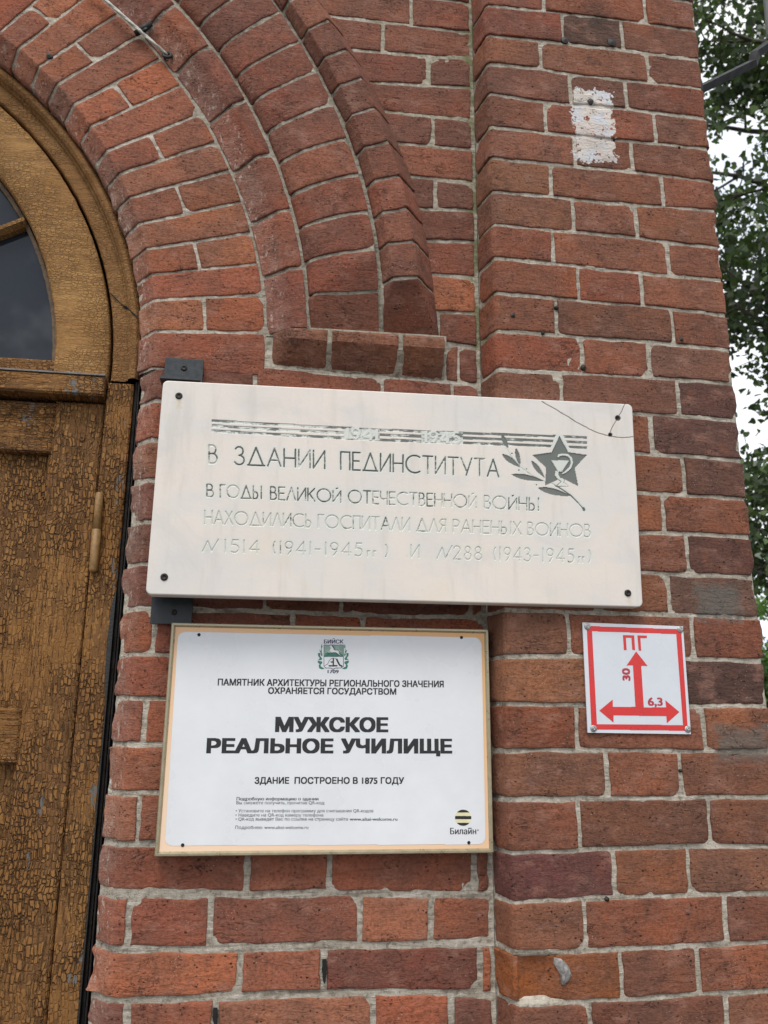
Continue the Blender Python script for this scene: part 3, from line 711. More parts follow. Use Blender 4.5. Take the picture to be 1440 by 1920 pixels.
# ---- door and fanlight (part of the building)
door = empty('door', (0, 0, 0)); door.parent = building
def dpart(name, mb, mat, parent=None, **k): return mb.build(name, mat, parent or door, **k)
def plank(x0, x1, z0, z1, y0, d=.04, b=.0025, sd=0., step=.03, wob=.0010):
    """a worn board: front face gridded and slightly uneven, rounded arrises"""
    mb = MB(); nx, nz_ = max(2, int((x1-x0)/step)), max(2, int((z1-z0)/step))
    xs = [x0, x0+b]+[x0+(x1-x0)*i/nx for i in range(1, nx)]+[x1-b, x1]; zs = [z0, z0+b]+[z0+(z1-z0)*i/nz_ for i in range(1, nz_)]+[z1-b, z1]
    V = []
    for i in range(-1, len(xs)+1):
        for j in range(-1, len(zs)+1):
            ii, jj = min(max(i, 0), len(xs)-1), min(max(j, 0), len(zs)-1); x, z = xs[ii], zs[jj]
            y = y0+nz(x*9, z*9, sd)*wob+nz(x*40, z*40, sd)*wob*.5
            if ii in (0, len(xs)-1) or jj in (0, len(zs)-1): y += b
            ex = nz(z*30, sd, 1)*.0009 if ii in (0, len(xs)-1) else 0; ez = nz(x*30, sd, 5)*.0009 if jj in (0, len(zs)-1) else 0
            if i < 0 or j < 0 or i >= len(xs) or j >= len(zs): y = y0+d
            V.append((x+ex, y, z+ez))
    n2 = len(zs)+2
    mb.add(V, [(i*n2+j, (i+1)*n2+j, (i+1)*n2+j+1, i*n2+j+1) for i in range(len(xs)+1) for j in range(len(zs)+1)])
    return mb
ZB = .02
def Zw(v): return v+ZO
# right-hand leaf, casing; the left-hand leaf mirrors it
def mx(a, b): return (2*CX-b, 2*CX-a)
for side in (0, 1):
    f = (lambda a, b: (a, b)) if side == 0 else mx
    dpart('casing', plank(*f(-.3320, -.2800), ZB, Zw(.6830), .058, .10, .003, 1+side), M_WOOD)
    dpart('stile', plank(*f(-.4320, -.3365), ZB, Zw(.6420), .074, .05, .003, 2+side), M_WOOD)
    if side == 0: dpart('top_rail', plank(-.90, -.4322, Zw(.531), Zw(.6385), .0735, .06, .004, 3), M_WOODH)
    else: dpart('top_rail', plank(*mx(-.90, -.4325), Zw(.531), Zw(.6385), .064, .06, .004, 3), M_WOODH)
    dpart('middle_rail', plank(*f(-.90, -.4322), Zw(-.066), Zw(.034), .0745, .06, .004, 4+side), M_WOODH)
    dpart('bottom_rail', plank(*f(-.90, -.4350), ZB, .35, .066, .06, .004, 5+side), M_WOODH)
    dpart('panel', plank(*f(-.90, -.4300), Zw(.03), Zw(.540), .096, .02, .002, 6+side), M_WOOD)
    dpart('panel', plank(*f(-.90, -.4300), .34, Zw(-.06), .096, .02, .002, 7+side), M_WOOD)
    dpart('panel_bead', plank(*f(-.4372, -.4320), Zw(.034), Zw(.531), .082, .02, .001, 8+side), M_WOOD)
    dpart('panel_bead', plank(*f(-.4372, -.4320), .35, Zw(-.066), .082, .02, .001, 8+side), M_WOOD)
    dpart('stile', plank(*f(-1.134, -.90), ZB, Zw(.6420), .074, .05, .003, 9+side), M_WOOD)
dpart('drip_board', plank(2*CX+.3345, -.3345, Zw(.6465), Zw(.6890), .040, .07, .004, 11), M_WOODH)
b = MB(); b.box(2*CX+.3345, -.3345, .0385, .10, Zw(.6893), Zw(.6925)); dpart('weathered_edge', b, simple('bare_grey_timber', (.20, .18, .165), .85, 0, 60, .4, .001))
b = MB(); b.box(2*CX+.2, -.2, .125, .16, ZB, Zw(.70)); dpart('door_backing', b, M_DARK)
# black strip and draught seal between casing and brick
b = MB(); V = []; zs = lin(ZB, Zw(.690), .03)
b.tube([(-.2755+nz(z*6, 1, 2)*.0012, .068, z) for z in zs], .0028, 6); dpart('draught_seal', b, M_BLACK)
b = MB(); b.tube([(-.2688+nz(z*5, 4, 2)*.0018, .062+nz(z*4, 1, 9)*.002, z) for z in zs], .0015, 6); dpart('seal_cord', b, M_BLACK)
b = MB(); zs = lin(Zw(-.75), Zw(.255), .006); V = []
for z in zs:
    k = smooth01((Zw(.262)-z)/.05)*(1-.9*smooth01((Zw(.10)-z)/.06)); wd = (.0015+.0110*(0.6+0.5*nz(z*9, 3, 3))*k+nz(z*90, 2, 1)*.0014)*smooth01((Zw(.262)-z)/.02)
    V += [(-.2792-wd, .0562, z), (-.2792, .0560, z), (-.2790, .09, z)]
b.add(V, [q for i in range(len(zs)-1) for q in ((i*3, i*3+1, i*3+4, i*3+3), (i*3+1, i*3+2, i*3+5, i*3+4))]); dpart('bitumen_edge', b, M_BLACK)
# barrel hinge
h0, h1 = at(188, 926, .058), at(176, 1074, .058)
b = MB()
def hp(k): return (h0[0]+(h1[0]-h0[0])*k, .050, h0[1]+(h1[1]-h0[1])*k)
b.tube([hp(0), hp(.02), hp(.46), hp(.462)], [.0060, .0078, .0078, .0070], 12); b.tube([hp(.468), hp(.47), hp(.97), hp(1.0)], [.0082, .0088, .0084, .0060], 12)
dpart('hinge', b, simple('ochre_gloss_paint', (.27, .15, .048), .5, 0, 120, .3, .0012), smooth=True)
# plugs on the leaf
b = MB()
for p in ((79.5, 773.5), (154, 823), (83, 1373)):
    q = at(*p, .064 if p[0] < 100 and p[1] < 900 else .074); b.lathe((q[0], .0625 if p[0] < 100 and p[1] < 900 else .0735, q[1]), [(.0055, 0), (.0055, .0016), (.0040, .0024), (.0022, .0010), (.0018, .0003)], 14)
dpart('timber_plug', b, M_WOOD, smooth=True)
# fanlight
fan = empty('fanlight_window', (0, 0, 0)); fan.parent = building
def ringpiece(path, th0, th1, st, mat, name, amp=.0008, sd=0., warp=None):
    ss = sorted(set(sum([[path.d[i]+(path.d[i+1]-path.d[i])*k/4 for k in range(4)] for i in range(len(path.p)-1)], [])+[path.L])); th = [R(v) for v in lin(th0, th1, st)]
    V = []
    for s in ss:
        q, n = path.at(s)
        for t_ in th:
            w = nz(q[0]*30, t_*30, sd)*amp+nz(q[0]*90, t_*80, sd)*amp*.5; V.append(polar(q[0]+n[0]*w, t_, q[1]+n[1]*w))
    m = len(th); b = MB(); b.add(V, [(i*m+j, (i+1)*m+j, (i+1)*m+j+1, i*m+j+1) for i in range(len(ss)-1) for j in range(m-1)])
    return b.build(name, mat, fan, smooth=True)
zt = math.degrees(math.asin(((.6925+ZO)-CZ)/.84))
ringpiece(Path([(.806, .12), (.8065, .080), (.8085, .0745), (.838, .0725), (.8385, .068), (.8425, .066), (.8435, .0575), (.850, .050), (.858, .049), (.8645, .056), (.872, .075), (.874, .12)]), zt, 180-zt, .8, M_MOULD, 'arched_moulding')
ringpiece(Path([(.690, .125), (.6905, .082), (.694, .0765), (.798, .0745), (.8005, .079), (.801, .12)]), zt, 74.6, .8, M_ARCH, 'arched_board', .0014, 3)
ringpiece(Path([(.690, .125), (.6905, .082), (.694, .0765), (.798, .0745), (.8005, .079), (.801, .12)]), 75.0, 180-zt, .8, M_ARCH, 'arched_board', .0014, 9)
ringpiece(Path([(.679, .14), (.6795, .102), (.6885, .100), (.6905, .12)]), 1.0, 179, 1.0, simple('bare_brown_timber', (.13, .085, .05), .8, 0, 80, .5, .001), 'glazing_bead', .0012, 5)
dpart('transom_board', plank(2*CX+.42, -.4290+.0, Zw(.6930), Zw(.7340), .0805, .04, .003, 21), M_WOODH, fan)
b = MB(); b.box(2*CX+.45, -.448, .100, .12, Zw(.7345), Zw(.7405)); dpart('glazing_bar', b, simple('grey_blue_timber', (.07, .075, .085), .6), fan)
V = [(CX, .118, Zw(.70))]+[(CX+.690*math.cos(R(a)), .118, CZ+.690*math.sin(R(a))) for a in range(0, 181, 4)]
for (a0, a1) in ((0, 30.3), (30.3, 74.8), (74.8, 105.2), (105.2, 149.7), (149.7, 180)):
    th = [R(v) for v in lin(a0, a1, 4)]; n = len(th)
    V = [polar(.02, t_, .116) for t_ in th]+[polar(.689, t_, .116) for t_ in th]+[polar(.02, t_, .120) for t_ in th]+[polar(.689, t_, .120) for t_ in th]
    obj('pane', V, [q for i in range(n-1) for q in ((i, n+i, n+i+1, i+1), (2*n+i, 2*n+i+1, 3*n+i+1, 3*n+i))], M_GLASS, fan)
for a in (30.2, 74.8, 105.2, 149.8):
    b = MB(); c_, s2 = math.cos(R(a)), math.sin(R(a)); V = []
    for r_ in lin(.05, .686, .05):
        for (o_, y) in ((-.011, .118), (-.0105, .101), (-.004, .088), (.004, .088), (.0105, .101), (.011, .118)): V.append((CX+r_*c_-o_*s2, y, CZ+r_*s2+o_*c_))
    n = len(V)//6; b.add(V, [(i*6+j, i*6+j+1, (i+1)*6+j+1, (i+1)*6+j) for i in range(n-1) for j in range(5)])
    b.build('muntin', M_ARCH, fan)
b = MB(); b.box(2*CX+.16, -.16, .16, .18, Zw(.70), 3.3); b.build('dark_interior', M_DARK, fan)
# split in the moulding
b = MB(); cr = [at(206+ (x-0)/3*0, 0, 0) for x in ()]
pts = [(204, 541), (213, 549), (222, 558), (231, 567), (240, 578), (244, 583), (252, 590), (260, 597)]
V = []
for i, p in enumerate(pts):
    q = at(p[0], p[1], .048); w = .0034+.0014*(i % 2); V += [(q[0]-w*.6, .0475 if i > 3 else .0705, q[1]+w), (q[0]+w*.6, .0475 if i > 3 else .0705, q[1]-w)]
b.add(V, [(i*2, i*2+1, i*2+3, i*2+2) for i in range(len(pts)-1)]); b.build('split', M_DARK, fan)

# ---- small holes in the masonry, their shade put in as dark raised caps
def dark_cap(px, py, r_, y, nm='hole_shade_cap', par=None, mat=None):
    x, z = at(px, py, y); b = MB(); V = [(x, y-.0045, z)]; n = 11
    for k in range(n):
        a = 2*math.pi*k/n; rr2 = r_*(1+.35*nz(math.cos(a)*2, math.sin(a)*2, px)); V.append((x+rr2*math.cos(a), y-.0020, z+rr2*math.sin(a)))
    for k in range(n):
        a = 2*math.pi*k/n; V.append((x+r_*1.1*math.cos(a), y+.012, z+r_*1.1*math.sin(a)))
    b.add(V, [(0, 1+k, 1+(k+1) % n) for k in range(n)]+[(1+k, 1+n+k, 1+n+(k+1) % n, 1+(k+1) % n) for k in range(n)])
    return b.build(nm, mat or M_BOLT, par or pier)
for (px, py, r_) in ((1107, 191, .0075), (1059, 76, .0085), (1147, 80, .0105), (1043, 577, .0042), (1018, 625, .0035), (1277, 637, .0048), (1138, 1686, .0040), (1152, 262, .0028), (961, 592, .0055), (1273, 277, .0030), (1094, 689, .006), (1276, 1445, .0028)):
    dark_cap(px, py, r_, -.070)
for (px, pa, pb) in ((608, 1797, 1849), (404, 1888, 1935)):
    b = MB(); V = []
    for q in range(12):
        x, z = at(px, pa+(pb-pa)*q/11, 0); w = .0044*math.sin(math.pi*min(1, .22+q/11*.9))**.5; V += [(x-w+nz(q*.9, px, 1)*.002, -.0036, z), (x+w+nz(q*.9, px, 7)*.002, -.0036, z)]
    b.add(V, [(q*2, q*2+1, q*2+3, q*2+2) for q in range(11)]); b.build('open_joint', M_DARK, wall)
dark_cap(93, 105, .007, 0, 'bolt_stub', arch)
lx = at(1055, 1822, -.07); lump = MB(); V = [(lx[0], -.080, lx[1])]; n = 16
outl = [(1040, 1796), (1052, 1797), (1062, 1806), (1068, 1815), (1071, 1828), (1066, 1838), (1058, 1847), (1052, 1846), (1051, 1830), (1046, 1820), (1040, 1808)]
for kk, (dep_, sc2) in enumerate(((-.078, .55), (-.074, .95), (-.066, 1.05))):
    for p in outl: q = at(*p, -.07); V.append((lx[0]+(q[0]-lx[0])*sc2, dep_+nz(p[0]*.3, p[1]*.3, kk)*.003, lx[1]+(q[1]-lx[1])*sc2))
n = len(outl); lump.add(V, [(0, 1+k, 1+(k+1) % n) for k in range(n)]+[(1+r2*n+k, 1+(r2+1)*n+k, 1+(r2+1)*n+(k+1) % n, 1+r2*n+(k+1) % n) for r2 in range(2) for k in range(n)])
lump.build('cement_lump', simple('grey_cement', (.30, .285, .27), .95, 0, 120, .5, .002), pier, smooth=True)

# ================================================================== lettering tools
def intervals(loops, y, rule='nz'):
    xs = []
    for L in loops:
        n = len(L)
        for i in range(n):
            (x0, y0), (x1, y1) = L[i], L[(i+1) % n]
            if (y0 <= y) != (y1 <= y): xs.append((x0+(x1-x0)*(y-y0)/(y1-y0), 1 if y1 > y0 else -1))
    xs.sort(); out = []; w = 0; st = None
    for x, d in xs:
        w0 = w; w += d if rule == 'nz' else 1
        ins0 = (w0 != 0) if rule == 'nz' else (w0 % 2 == 1); ins1 = (w != 0) if rule == 'nz' else (w % 2 == 1)
        if not ins0 and ins1: st = x
        elif ins0 and not ins1 and st is not None: out.append((st, x))
    return out
def merge(iv):
    iv = sorted(iv); o = []
    for a, b in iv:
        if o and a <= o[-1][1]: o[-1] = (o[-1][0], max(b, o[-1][1]))
        else: o.append((a, b))
    return o
def raster(loops, step, dx=0., dy=0., rule='nz'):
    """rows of rectangles covering the outline, thickened by dx,dy"""
    ys = [p[1] for L in loops for p in L]; y0, y1 = min(ys)-dy, max(ys)+dy
    n = max(1, int(math.ceil((y1-y0)/step))); st = (y1-y0)/n; kk = int(round(dy/st))
    rows = [intervals(loops, y0+(i+.5)*st, rule) for i in range(-kk, n+kk)]
    out = []
    for i in range(n):
        iv = sum(rows[i:i+2*kk+1], []); iv = merge([(a-dx, b+dx) for a, b in iv if b-a > 1e-7])
        out += [(a, b, y0+i*st, y0+(i+1)*st) for a, b in iv]
    # join rows that repeat
    act = {}; fin = []
    for a, b, c, d in out:
        key = (round(a, 6), round(b, 6))
        if key in act and abs(act[key][3]-c) < 1e-7: act[key][3] = d
        else:
            if key in act: fin.append(act[key])
            act[key] = [a, b, c, d]
    return fin+list(act.values())
_gc = {}
def outline(text):
    if text in _gc: return _gc[text]
    cu = bpy.data.curves.new('tmp_text', 'FONT'); cu.body = text; o = bpy.data.objects.new('tmp_text', cu); COL.objects.link(o)
    dg = bpy.context.evaluated_depsgraph_get(); oc = o.evaluated_get(dg); c2 = oc.to_curve(dg)
    loops = []
    for sp in c2.splines:
        P = []
        if sp.type == 'BEZIER':
            bp = sp.bezier_points; n = len(bp)
            for i in range(n):
                a, b_ = bp[i], bp[(i+1) % n]; p0, p1, p2, p3 = a.co, a.handle_right, b_.handle_left, b_.co
                for k in range(6):
                    t_ = k/6; q = p0*(1-t_)**3+p1*3*t_*(1-t_)**2+p2*3*t_*t_*(1-t_)+p3*t_**3; P.append((q.x, q.y))
        else: P = [(p.co.x, p.co.y) for p in sp.points]
        if len(P) > 2: loops.append(P)
    oc.to_curve_clear(); bpy.data.objects.remove(o); bpy.data.curves.remove(cu)
    _gc[text] = loops; return loops
CAP = None
def cap_h():
    global CAP
    if CAP is None: l = outline('Н'); CAP = max(p[1] for q in l for p in q)
    return CAP
def print_text(text, L, Rp, cap_px, y, name, mat, parent, dx=0., dy=0., step=.0004, lift=.0003):
    """set a line of print between photograph pixels L and Rp (baseline ends) on plane y"""
    loops = outline(text); x0 = min(p[0] for q in loops for p in q); x1 = max(p[0] for q in loops for p in q)
    a, b_ = at(*L, y), at(*Rp, y); top = at(L[0], L[1]-cap_px, y); h = top[1]-a[1]-2*dy*0; wd = b_[0]-a[0]-2*dx
    sx = wd/(x1-x0); sz = (h-2*dy)/cap_h()
    lp = [[((p[0]-x0)*sx, p[1]*sz) for p in q] for q in loops]
    sl = (b_[1]-a[1])/(b_[0]-a[0])
    mb = MB()
    for (u0, u1, v0, v1) in raster(lp, step, dx, dy):
        X0, X1 = a[0]+dx+u0, a[0]+dx+u1
        mb.add([(X0, y-lift, a[1]+dy+v0+sl*u0), (X1, y-lift, a[1]+dy+v0+sl*u1), (X1, y-lift, a[1]+dy+v1+sl*u1), (X0, y-lift, a[1]+dy+v1+sl*u0)], [(0, 1, 2, 3)])
    return mb.build(name, mat, parent)
def print_poly(polys, y, name, mat, parent, step=.0005, lift=.0003, rule='eo', px=True):
    lp = [[at(*p, y) if px else p for p in q] for q in polys]; mb = MB()
    for (u0, u1, v0, v1) in raster(lp, step, rule=rule): mb.add([(u0, y-lift, v0), (u1, y-lift, v0), (u1, y-lift, v1), (u0, y-lift, v1)], [(0, 1, 2, 3)])
    return mb.build(name, mat, parent)
def ribbon(pts, w):
    """closed outline round a polyline (pixels)"""
    l, r_ = [], []
    for i, p in enumerate(pts):
        q0, q1 = pts[max(0, i-1)], pts[min(len(pts)-1, i+1)]; dx, dy = q1[0]-q0[0], q1[1]-q0[1]; L = math.hypot(dx, dy) or 1
        wi = w[i] if isinstance(w, (list, tuple)) else w
        l.append((p[0]-dy/L*wi/2, p[1]+dx/L*wi/2)); r_.append((p[0]+dy/L*wi/2, p[1]-dx/L*wi/2))
    return l+r_[::-1]
def disc(cx, cy, r_, n=20): return [(cx+r_*math.cos(2*math.pi*k/n), cy+r_*math.sin(2*math.pi*k/n)) for k in range(n)]

# ================================================================== marble plaque
PY = -.100
TL, TR, BL, BR = at(306, 713, PY), at(1185.5, 758, PY), at(273, 1114, PY), at(1205.5, 1138, PY)
PWd, PHt = .9205, .4075
def p2l(px, py):
    """photograph pixel -> plaque coordinates in metres from its lower left corner"""
    X, Z = at(px, py, PY)
    u = .5; v = .5
    for _ in range(6):
        bx = BL[0]*(1-u)*(1-v)+BR[0]*u*(1-v)+TL[0]*(1-u)*v+TR[0]*u*v; bz = BL[1]*(1-u)*(1-v)+BR[1]*u*(1-v)+TL[1]*(1-u)*v+TR[1]*u*v
        u += (X-bx)/PWd; v += (Z-bz)/PHt
    return (u*PWd, v*PHt)
def l2w(x, y_, z):
    u, v = x/PWd, z/PHt
    return (BL[0]*(1-u)*(1-v)+BR[0]*u*(1-v)+TL[0]*(1-u)*v+TR[0]*u*v, y_, BL[1]*(1-u)*(1-v)+BR[1]*u*(1-v)+TL[1]*(1-u)*v+TR[1]*u*v)
RES = .00105
NX, NZ = int(PWd/RES)+1, int(PHt/RES)+1
gx_ = np.linspace(0, PWd, NX); gz_ = np.linspace(0, PHt, NZ)
ink = np.zeros((NX, NZ), np.float32); dep = np.zeros((NX, NZ), np.float32); pale = np.zeros((NX, NZ), np.float32); crk = np.zeros((NX, NZ), np.float32)
def win(x0, x1, z0, z1):
    i0, i1 = max(0, int(x0/PWd*(NX-1))-1), min(NX, int(x1/PWd*(NX-1))+3); j0, j1 = max(0, int(z0/PHt*(NZ-1))-1), min(NZ, int(z1/PHt*(NZ-1))+3)
    return slice(i0, i1), slice(j0, j1)
def seg(p, q, w, d, k, pl=.5, arr=None, soft=.0006):
    pad = .010; a, b_ = win(min(p[0], q[0])-pad, max(p[0], q[0])+pad, min(p[1], q[1])-pad, max(p[1], q[1])+pad)
    X, Z = np.meshgrid(gx_[a], gz_[b_], indexing='ij')
    if X.size == 0: return
    dx, dz = q[0]-p[0], q[1]-p[1]; L2 = dx*dx+dz*dz+1e-12
    t_ = np.clip(((X-p[0])*dx+(Z-p[1])*dz)/L2, 0, 1); D = np.hypot(X-p[0]-t_*dx, Z-p[1]-t_*dz)
    cov = np.clip((w/2-D)/soft+.5, 0, 1)
    if arr is not None: arr[a, b_] = np.maximum(arr[a, b_], cov*k)
    else: ink[a, b_] = np.maximum(ink[a, b_], cov*k)
    dep[a, b_] = np.minimum(dep[a, b_], -d*np.clip(1-D/(w/2+.0004), 0, 1))
    pale[a, b_] = np.maximum(pale[a, b_], pl*np.exp(-(np.maximum(0, D-w/2)/.0045)**2))
def area(loops, k, d, pl=.4, sub=False):
    """flat sunk field"""
    xs = [p[0] for L in loops for p in L]; zs = [p[1] for L in loops for p in L]
    a, b_ = win(min(xs), max(xs), min(zs), max(zs)); X, Z = np.meshgrid(gx_[a], gz_[b_], indexing='ij'); ins = np.zeros(X.shape, bool)
    for L in loops:
        for i in range(len(L)):
            (x0, z0), (x1, z1) = L[i], L[(i+1) % len(L)]
            if z0 == z1: continue
            c = ((z0 > Z) != (z1 > Z)) & (X < (x1-x0)*(Z-z0)/(z1-z0)+x0); ins ^= c
    v = ink[a, b_]; w = dep[a, b_]; q = pale[a, b_]
    if sub: v[ins] = 0; w[ins] = 0; q[ins] = .8
    else: v[ins] = np.maximum(v[ins], k); w[ins] = np.minimum(w[ins], -d); q[ins] = np.maximum(q[ins], pl)
def arc(cx, cy, rx, ry, a0, a1, n=14): return [(cx+rx*math.cos(R(a0+(a1-a0)*k/n)), cy+ry*math.sin(R(a0+(a1-a0)*k/n))) for k in range(n+1)]
G = {  # glyph: (width, strokes) in a box of height 1
 'В': (.42, [[(0, 0), (0, 1)], [(0, 1), (.18, 1)]+arc(.18, .77, .17, .23, 90, -90), [(0, .54), (.2, .54)]+arc(.2, .27, .22, .27, 90, -90)+[(0, 0)]]),
 'З': (.42, [arc(.17, .76, .2, .24, 150, -90)+arc(.17, .26, .25, .26, 90, -150)]),
 'Д': (.84, [[(0, 0), (.84, 0)], [(.06, 0), (.42, 1), (.78, 0)]]), 'А': (.64, [[(0, 0), (.33, 1), (.64, 0)], [(.14, .33), (.52, .33)]]),
 'Н': (.56, [[(0, 0), (0, 1)], [(.56, 0), (.56, 1)], [(0, .5), (.56, .5)]]), 'И': (.56, [[(0, 1), (0, 0), (.56, 1), (.56, 0)]]),
 'Й': (.56, [[(0, .9), (0, 0), (.56, .9), (.56, 0)], [(.24, 1.08), (.33, 1.12)]]), 'П': (.52, [[(0, 0), (0, 1), (.52, 1), (.52, 0)]]),
 'Е': (.42, [[(.42, 1), (0, 1), (0, 0), (.42, 0)], [(0, .52), (.36, .52)]]), 'С': (.80, [arc(.5, .5, .5, .5, 55, 305, 20)]),
 'Т': (.56, [[(0, 1), (.56, 1)], [(.28, 1), (.28, 0)]]), 'У': (.62, [[(0, 1), (.30, .28)], [(.62, 1), (.30, 0)]]), 'Г': (.40, [[(0, 0), (0, 1), (.40, 1)]]),
 'О': (.98, [arc(.49, .5, .49, .5, 0, 360, 28)]), 'Ы': (.66, [[(0, 1), (0, 0), (.16, 0)]+arc(.16, .27, .2, .27, -90, 90)+[(0, .54)], [(.66, 0), (.66, 1)]]),
 'Л': (.62, [[(0, 0), (.33, 1), (.62, 0)]]), 'К': (.50, [[(0, 0), (0, 1)], [(.48, 1), (0, .45)], [(.12, .58), (.50, 0)]]), 'Ч': (.5, [[(0, 1), (0, .62)]+arc(.18, .62, .18, .2, 180, 270)+[(.5, .44)], [(.5, 1), (.5, 0)]]),
 'Х': (.56, [[(0, 0), (.52, 1)], [(.04, 1), (.56, 0)]]), 'Ь': (.38, [[(0, 1), (0, 0), (.16, 0)]+arc(.16, .27, .2, .27, -90, 90)+[(0, .54)]]), 'Я': (.46, [[(.46, 0), (.46, 1), (.24, 1)]+arc(.24, .75, .22, .25, 90, 270)+[(.46, .5)], [(.24, .5), (0, 0)]]),
 'Р': (.42, [[(0, 0), (0, 1), (.2, 1)]+arc(.2, .74, .22, .26, 90, -90)+[(0, .48)]]), '1': (.10, [[(.05, 0), (.05, 1)]]), '5': (.46, [[(.42, 1), (.12, 1), (.06, .58)]+arc(.2, .32, .26, .31, 110, -130)]),
 '4': (.56, [[(.44, 0), (.44, 1), (0, .28), (.56, .28)]]), '9': (.46, [arc(.23, .72, .23, .27, -10, 350, 20), [(.46, .70), (.40, .35), (.18, 0)]]), '3': (.42, [arc(.17, .76, .19, .24, 150, -90)+arc(.17, .26, .25, .26, 90, -150)]),
 '2': (.48, [arc(.22, .75, .22, .25, 170, -20)+[(0, 0), (.48, 0)]]), '8': (.46, [arc(.23, .75, .18, .24, 0, 360, 18), arc(.23, .26, .23, .26, 0, 360, 20)]), '(': (.2, [arc(.5, .5, .45, .72, 140, 220)]), ')': (.2, [arc(-.3, .5, .45, .72, 40, -40)]),
 '-': (.36, [[(0, .45), (.30, .45)]]), 'N': (.62, [[(-.08, 0), (.16, .85), (.34, .05), (.66, 1.0)]]), 'г': (.28, [[(0, 0), (0, .42), (.2, .42)]]), '№': (.62, [[(-.08, 0), (.16, .85), (.34, .05), (.66, 1.0)]])}
def engrave(word, xl, xr, base, top, w, d, k, ls=.17, pl=.5):
    """base/top: functions px-x -> px-y; word set between pixel columns xl and xr"""
    tot = sum(G[c][0] for c in word)+ls*(len(word)-1); cur = 0
    for c in word:
        gw, st = G[c]; kk = k*rnd.uniform(.72, 1.2)
        for pl_ in st:
            P = []
            for (gx, gy) in pl_:
                X = xl+(xr-xl)*(cur+gx)/tot; P.append(p2l(X, base(X)+(top(X)-base(X))*gy))
            for a, b_ in zip(P[:-1], P[1:]): seg(a, b_, w, d, kk, pl)
        cur += gw+ls
def ln(xa, ya, xb, yb): return lambda x: ya+(yb-ya)*(x-xa)/(xb-xa)
b1, t1 = ln(392, 868.5, 936, 894), ln(392, 835, 936, 862)
for w_, a, c in (('В', 392, 407), ('ЗДАНИИ', 442, 609), ('ПЕДИНСТИТУТА', 639, 935)): engrave(w_, a, c, b1, t1, .0033, .0022, .74)
b2, t2 = ln(388, 931.5, 1011, 957.5), ln(388, 908, 1011, 934)
for w_, a, c in (('В', 388, 400), ('ГОДЫ', 413, 490), ('ВЕЛИКОЙ', 507.5, 639), ('ОТЕЧЕСТВЕННОЙ', 653.5, 893), ('ВОЙНЫ', 908.5, 1010)): engrave(w_, a, c, b2, t2, .0028, .0019, .54)
b3, t3 = ln(384, 982, 1107, 1007), ln(384, 957.5, 1107, 984)
for w_, a, c in (('НАХОДИЛИСЬ', 384, 583), ('ГОСПИТАЛИ', 597, 768), ('ДЛЯ', 781, 836), ('РАНЕНЫХ', 850, 977), ('ВОИНОВ', 990, 1107)): engrave(w_, a, c, b3, t3, .0025, .0019, .34)
b4, t4 = ln(381, 1034.5, 1109, 1056), ln(381, 1011, 1109, 1031)
for w_, a, c in (('№', 383, 408), ('1514', 421, 486), ('(1941-1945', 511, 679), ('гг', 689, 706), (')', 722, 728), ('И', 771, 786), ('№', 823, 846), ('288', 851, 903), ('(1943-1945', 925, 1076), ('гг', 1085, 1096), (')', 1103, 1109)):
    engrave(w_, a, c, b4, t4, .0023, .0018, .32, ls=.26)
# ribbon of three bars
bt, bb = ln(397, 786.5, 1103, 819), ln(396, 810.5, 1100, 842)
bt2 = lambda x: bt(x)+max(0, (1-abs(x-700)/310))*3.0
bb2 = lambda x: bb(x)+max(0, (1-abs(x-700)/310))*3.0
def band(x0, x1, q0, q1, k, d=.0010):
    n = max(2, int((x1-x0)/25)); up = []; dn = []
    for i in range(n+1):
        X = x0+(x1-x0)*i/n; up.append(p2l(X, bt2(X)*(1-q0)+bb2(X)*q0)); dn.append(p2l(X, bt2(X)*(1-q1)+bb2(X)*q1))
    area([up+dn[::-1]], k, d, .85)
for q0, q1 in ((0, .20), (.38, .60), (.78, 1.0)): band(397, 645, q0, q1, .52); band(712, 790, q0, q1, .60); band(868, 1101, q0, q1, .60)
band(645, 712, 0, 1, .44); band(790, 868, 0, 1, .44)
def digits(word, xl, xr):
    tot = sum(G[c][0] for c in word)+.2*(len(word)-1); cur = 0
    for c in word:
        gw, st = G[c]
        for pl_ in st:
            P = [p2l(xl+(xr-xl)*(cur+gx)/tot, bt2(xl)*(.9*gy+.05)+bb2(xl)*(1-.9*gy-.05)+(bt2(xr)-bt2(xl))*(cur+gx)/tot) for gx, gy in pl_]
            for a, b_ in zip(P[:-1], P[1:]):
                dx, dz = b_[0]-a[0], b_[1]-a[1]; L = math.hypot(dx, dz) or 1; ox, oz = -dz/L*.0026, dx/L*.0026
                area([[(a[0]+ox, a[1]+oz), (b_[0]+ox, b_[1]+oz), (b_[0]-ox, b_[1]-oz), (a[0]-ox, a[1]-oz)]], 0, 0, sub=True)
        cur += gw+.2
digits('1941', 650, 708); digits('1945', 797, 862)
zq = lambda l: [p2l(920+u/7.2, 800+v/7.2) for u, v in l]
area([zq([(885, 100), (970, 100), (1085, 330), (1085, 300), (790, 300), (790, 330)])], 0, 0, sub=True)
area([zq([(928, 128), (1048, 347), (1300, 383), (1135, 560), (1185, 803), (962, 690), (740, 795), (750, 553), (568, 383), (825, 348)])], .93, .0016, .9)
def cut(l, w=None):
    l = ribbon(l, w) if w else l; area([zq(l)], 0, 0, sub=True)
cut([(818, 455), (1062, 455), (975, 590), (965, 615), (905, 600), (860, 520)])
cut([(905, 412), (925, 385), (970, 378), (1040, 385), (1085, 425), (1100, 485), (1075, 555), (1020, 605), (965, 640)], [20, 34, 30, 30, 32, 32, 30, 26, 14])
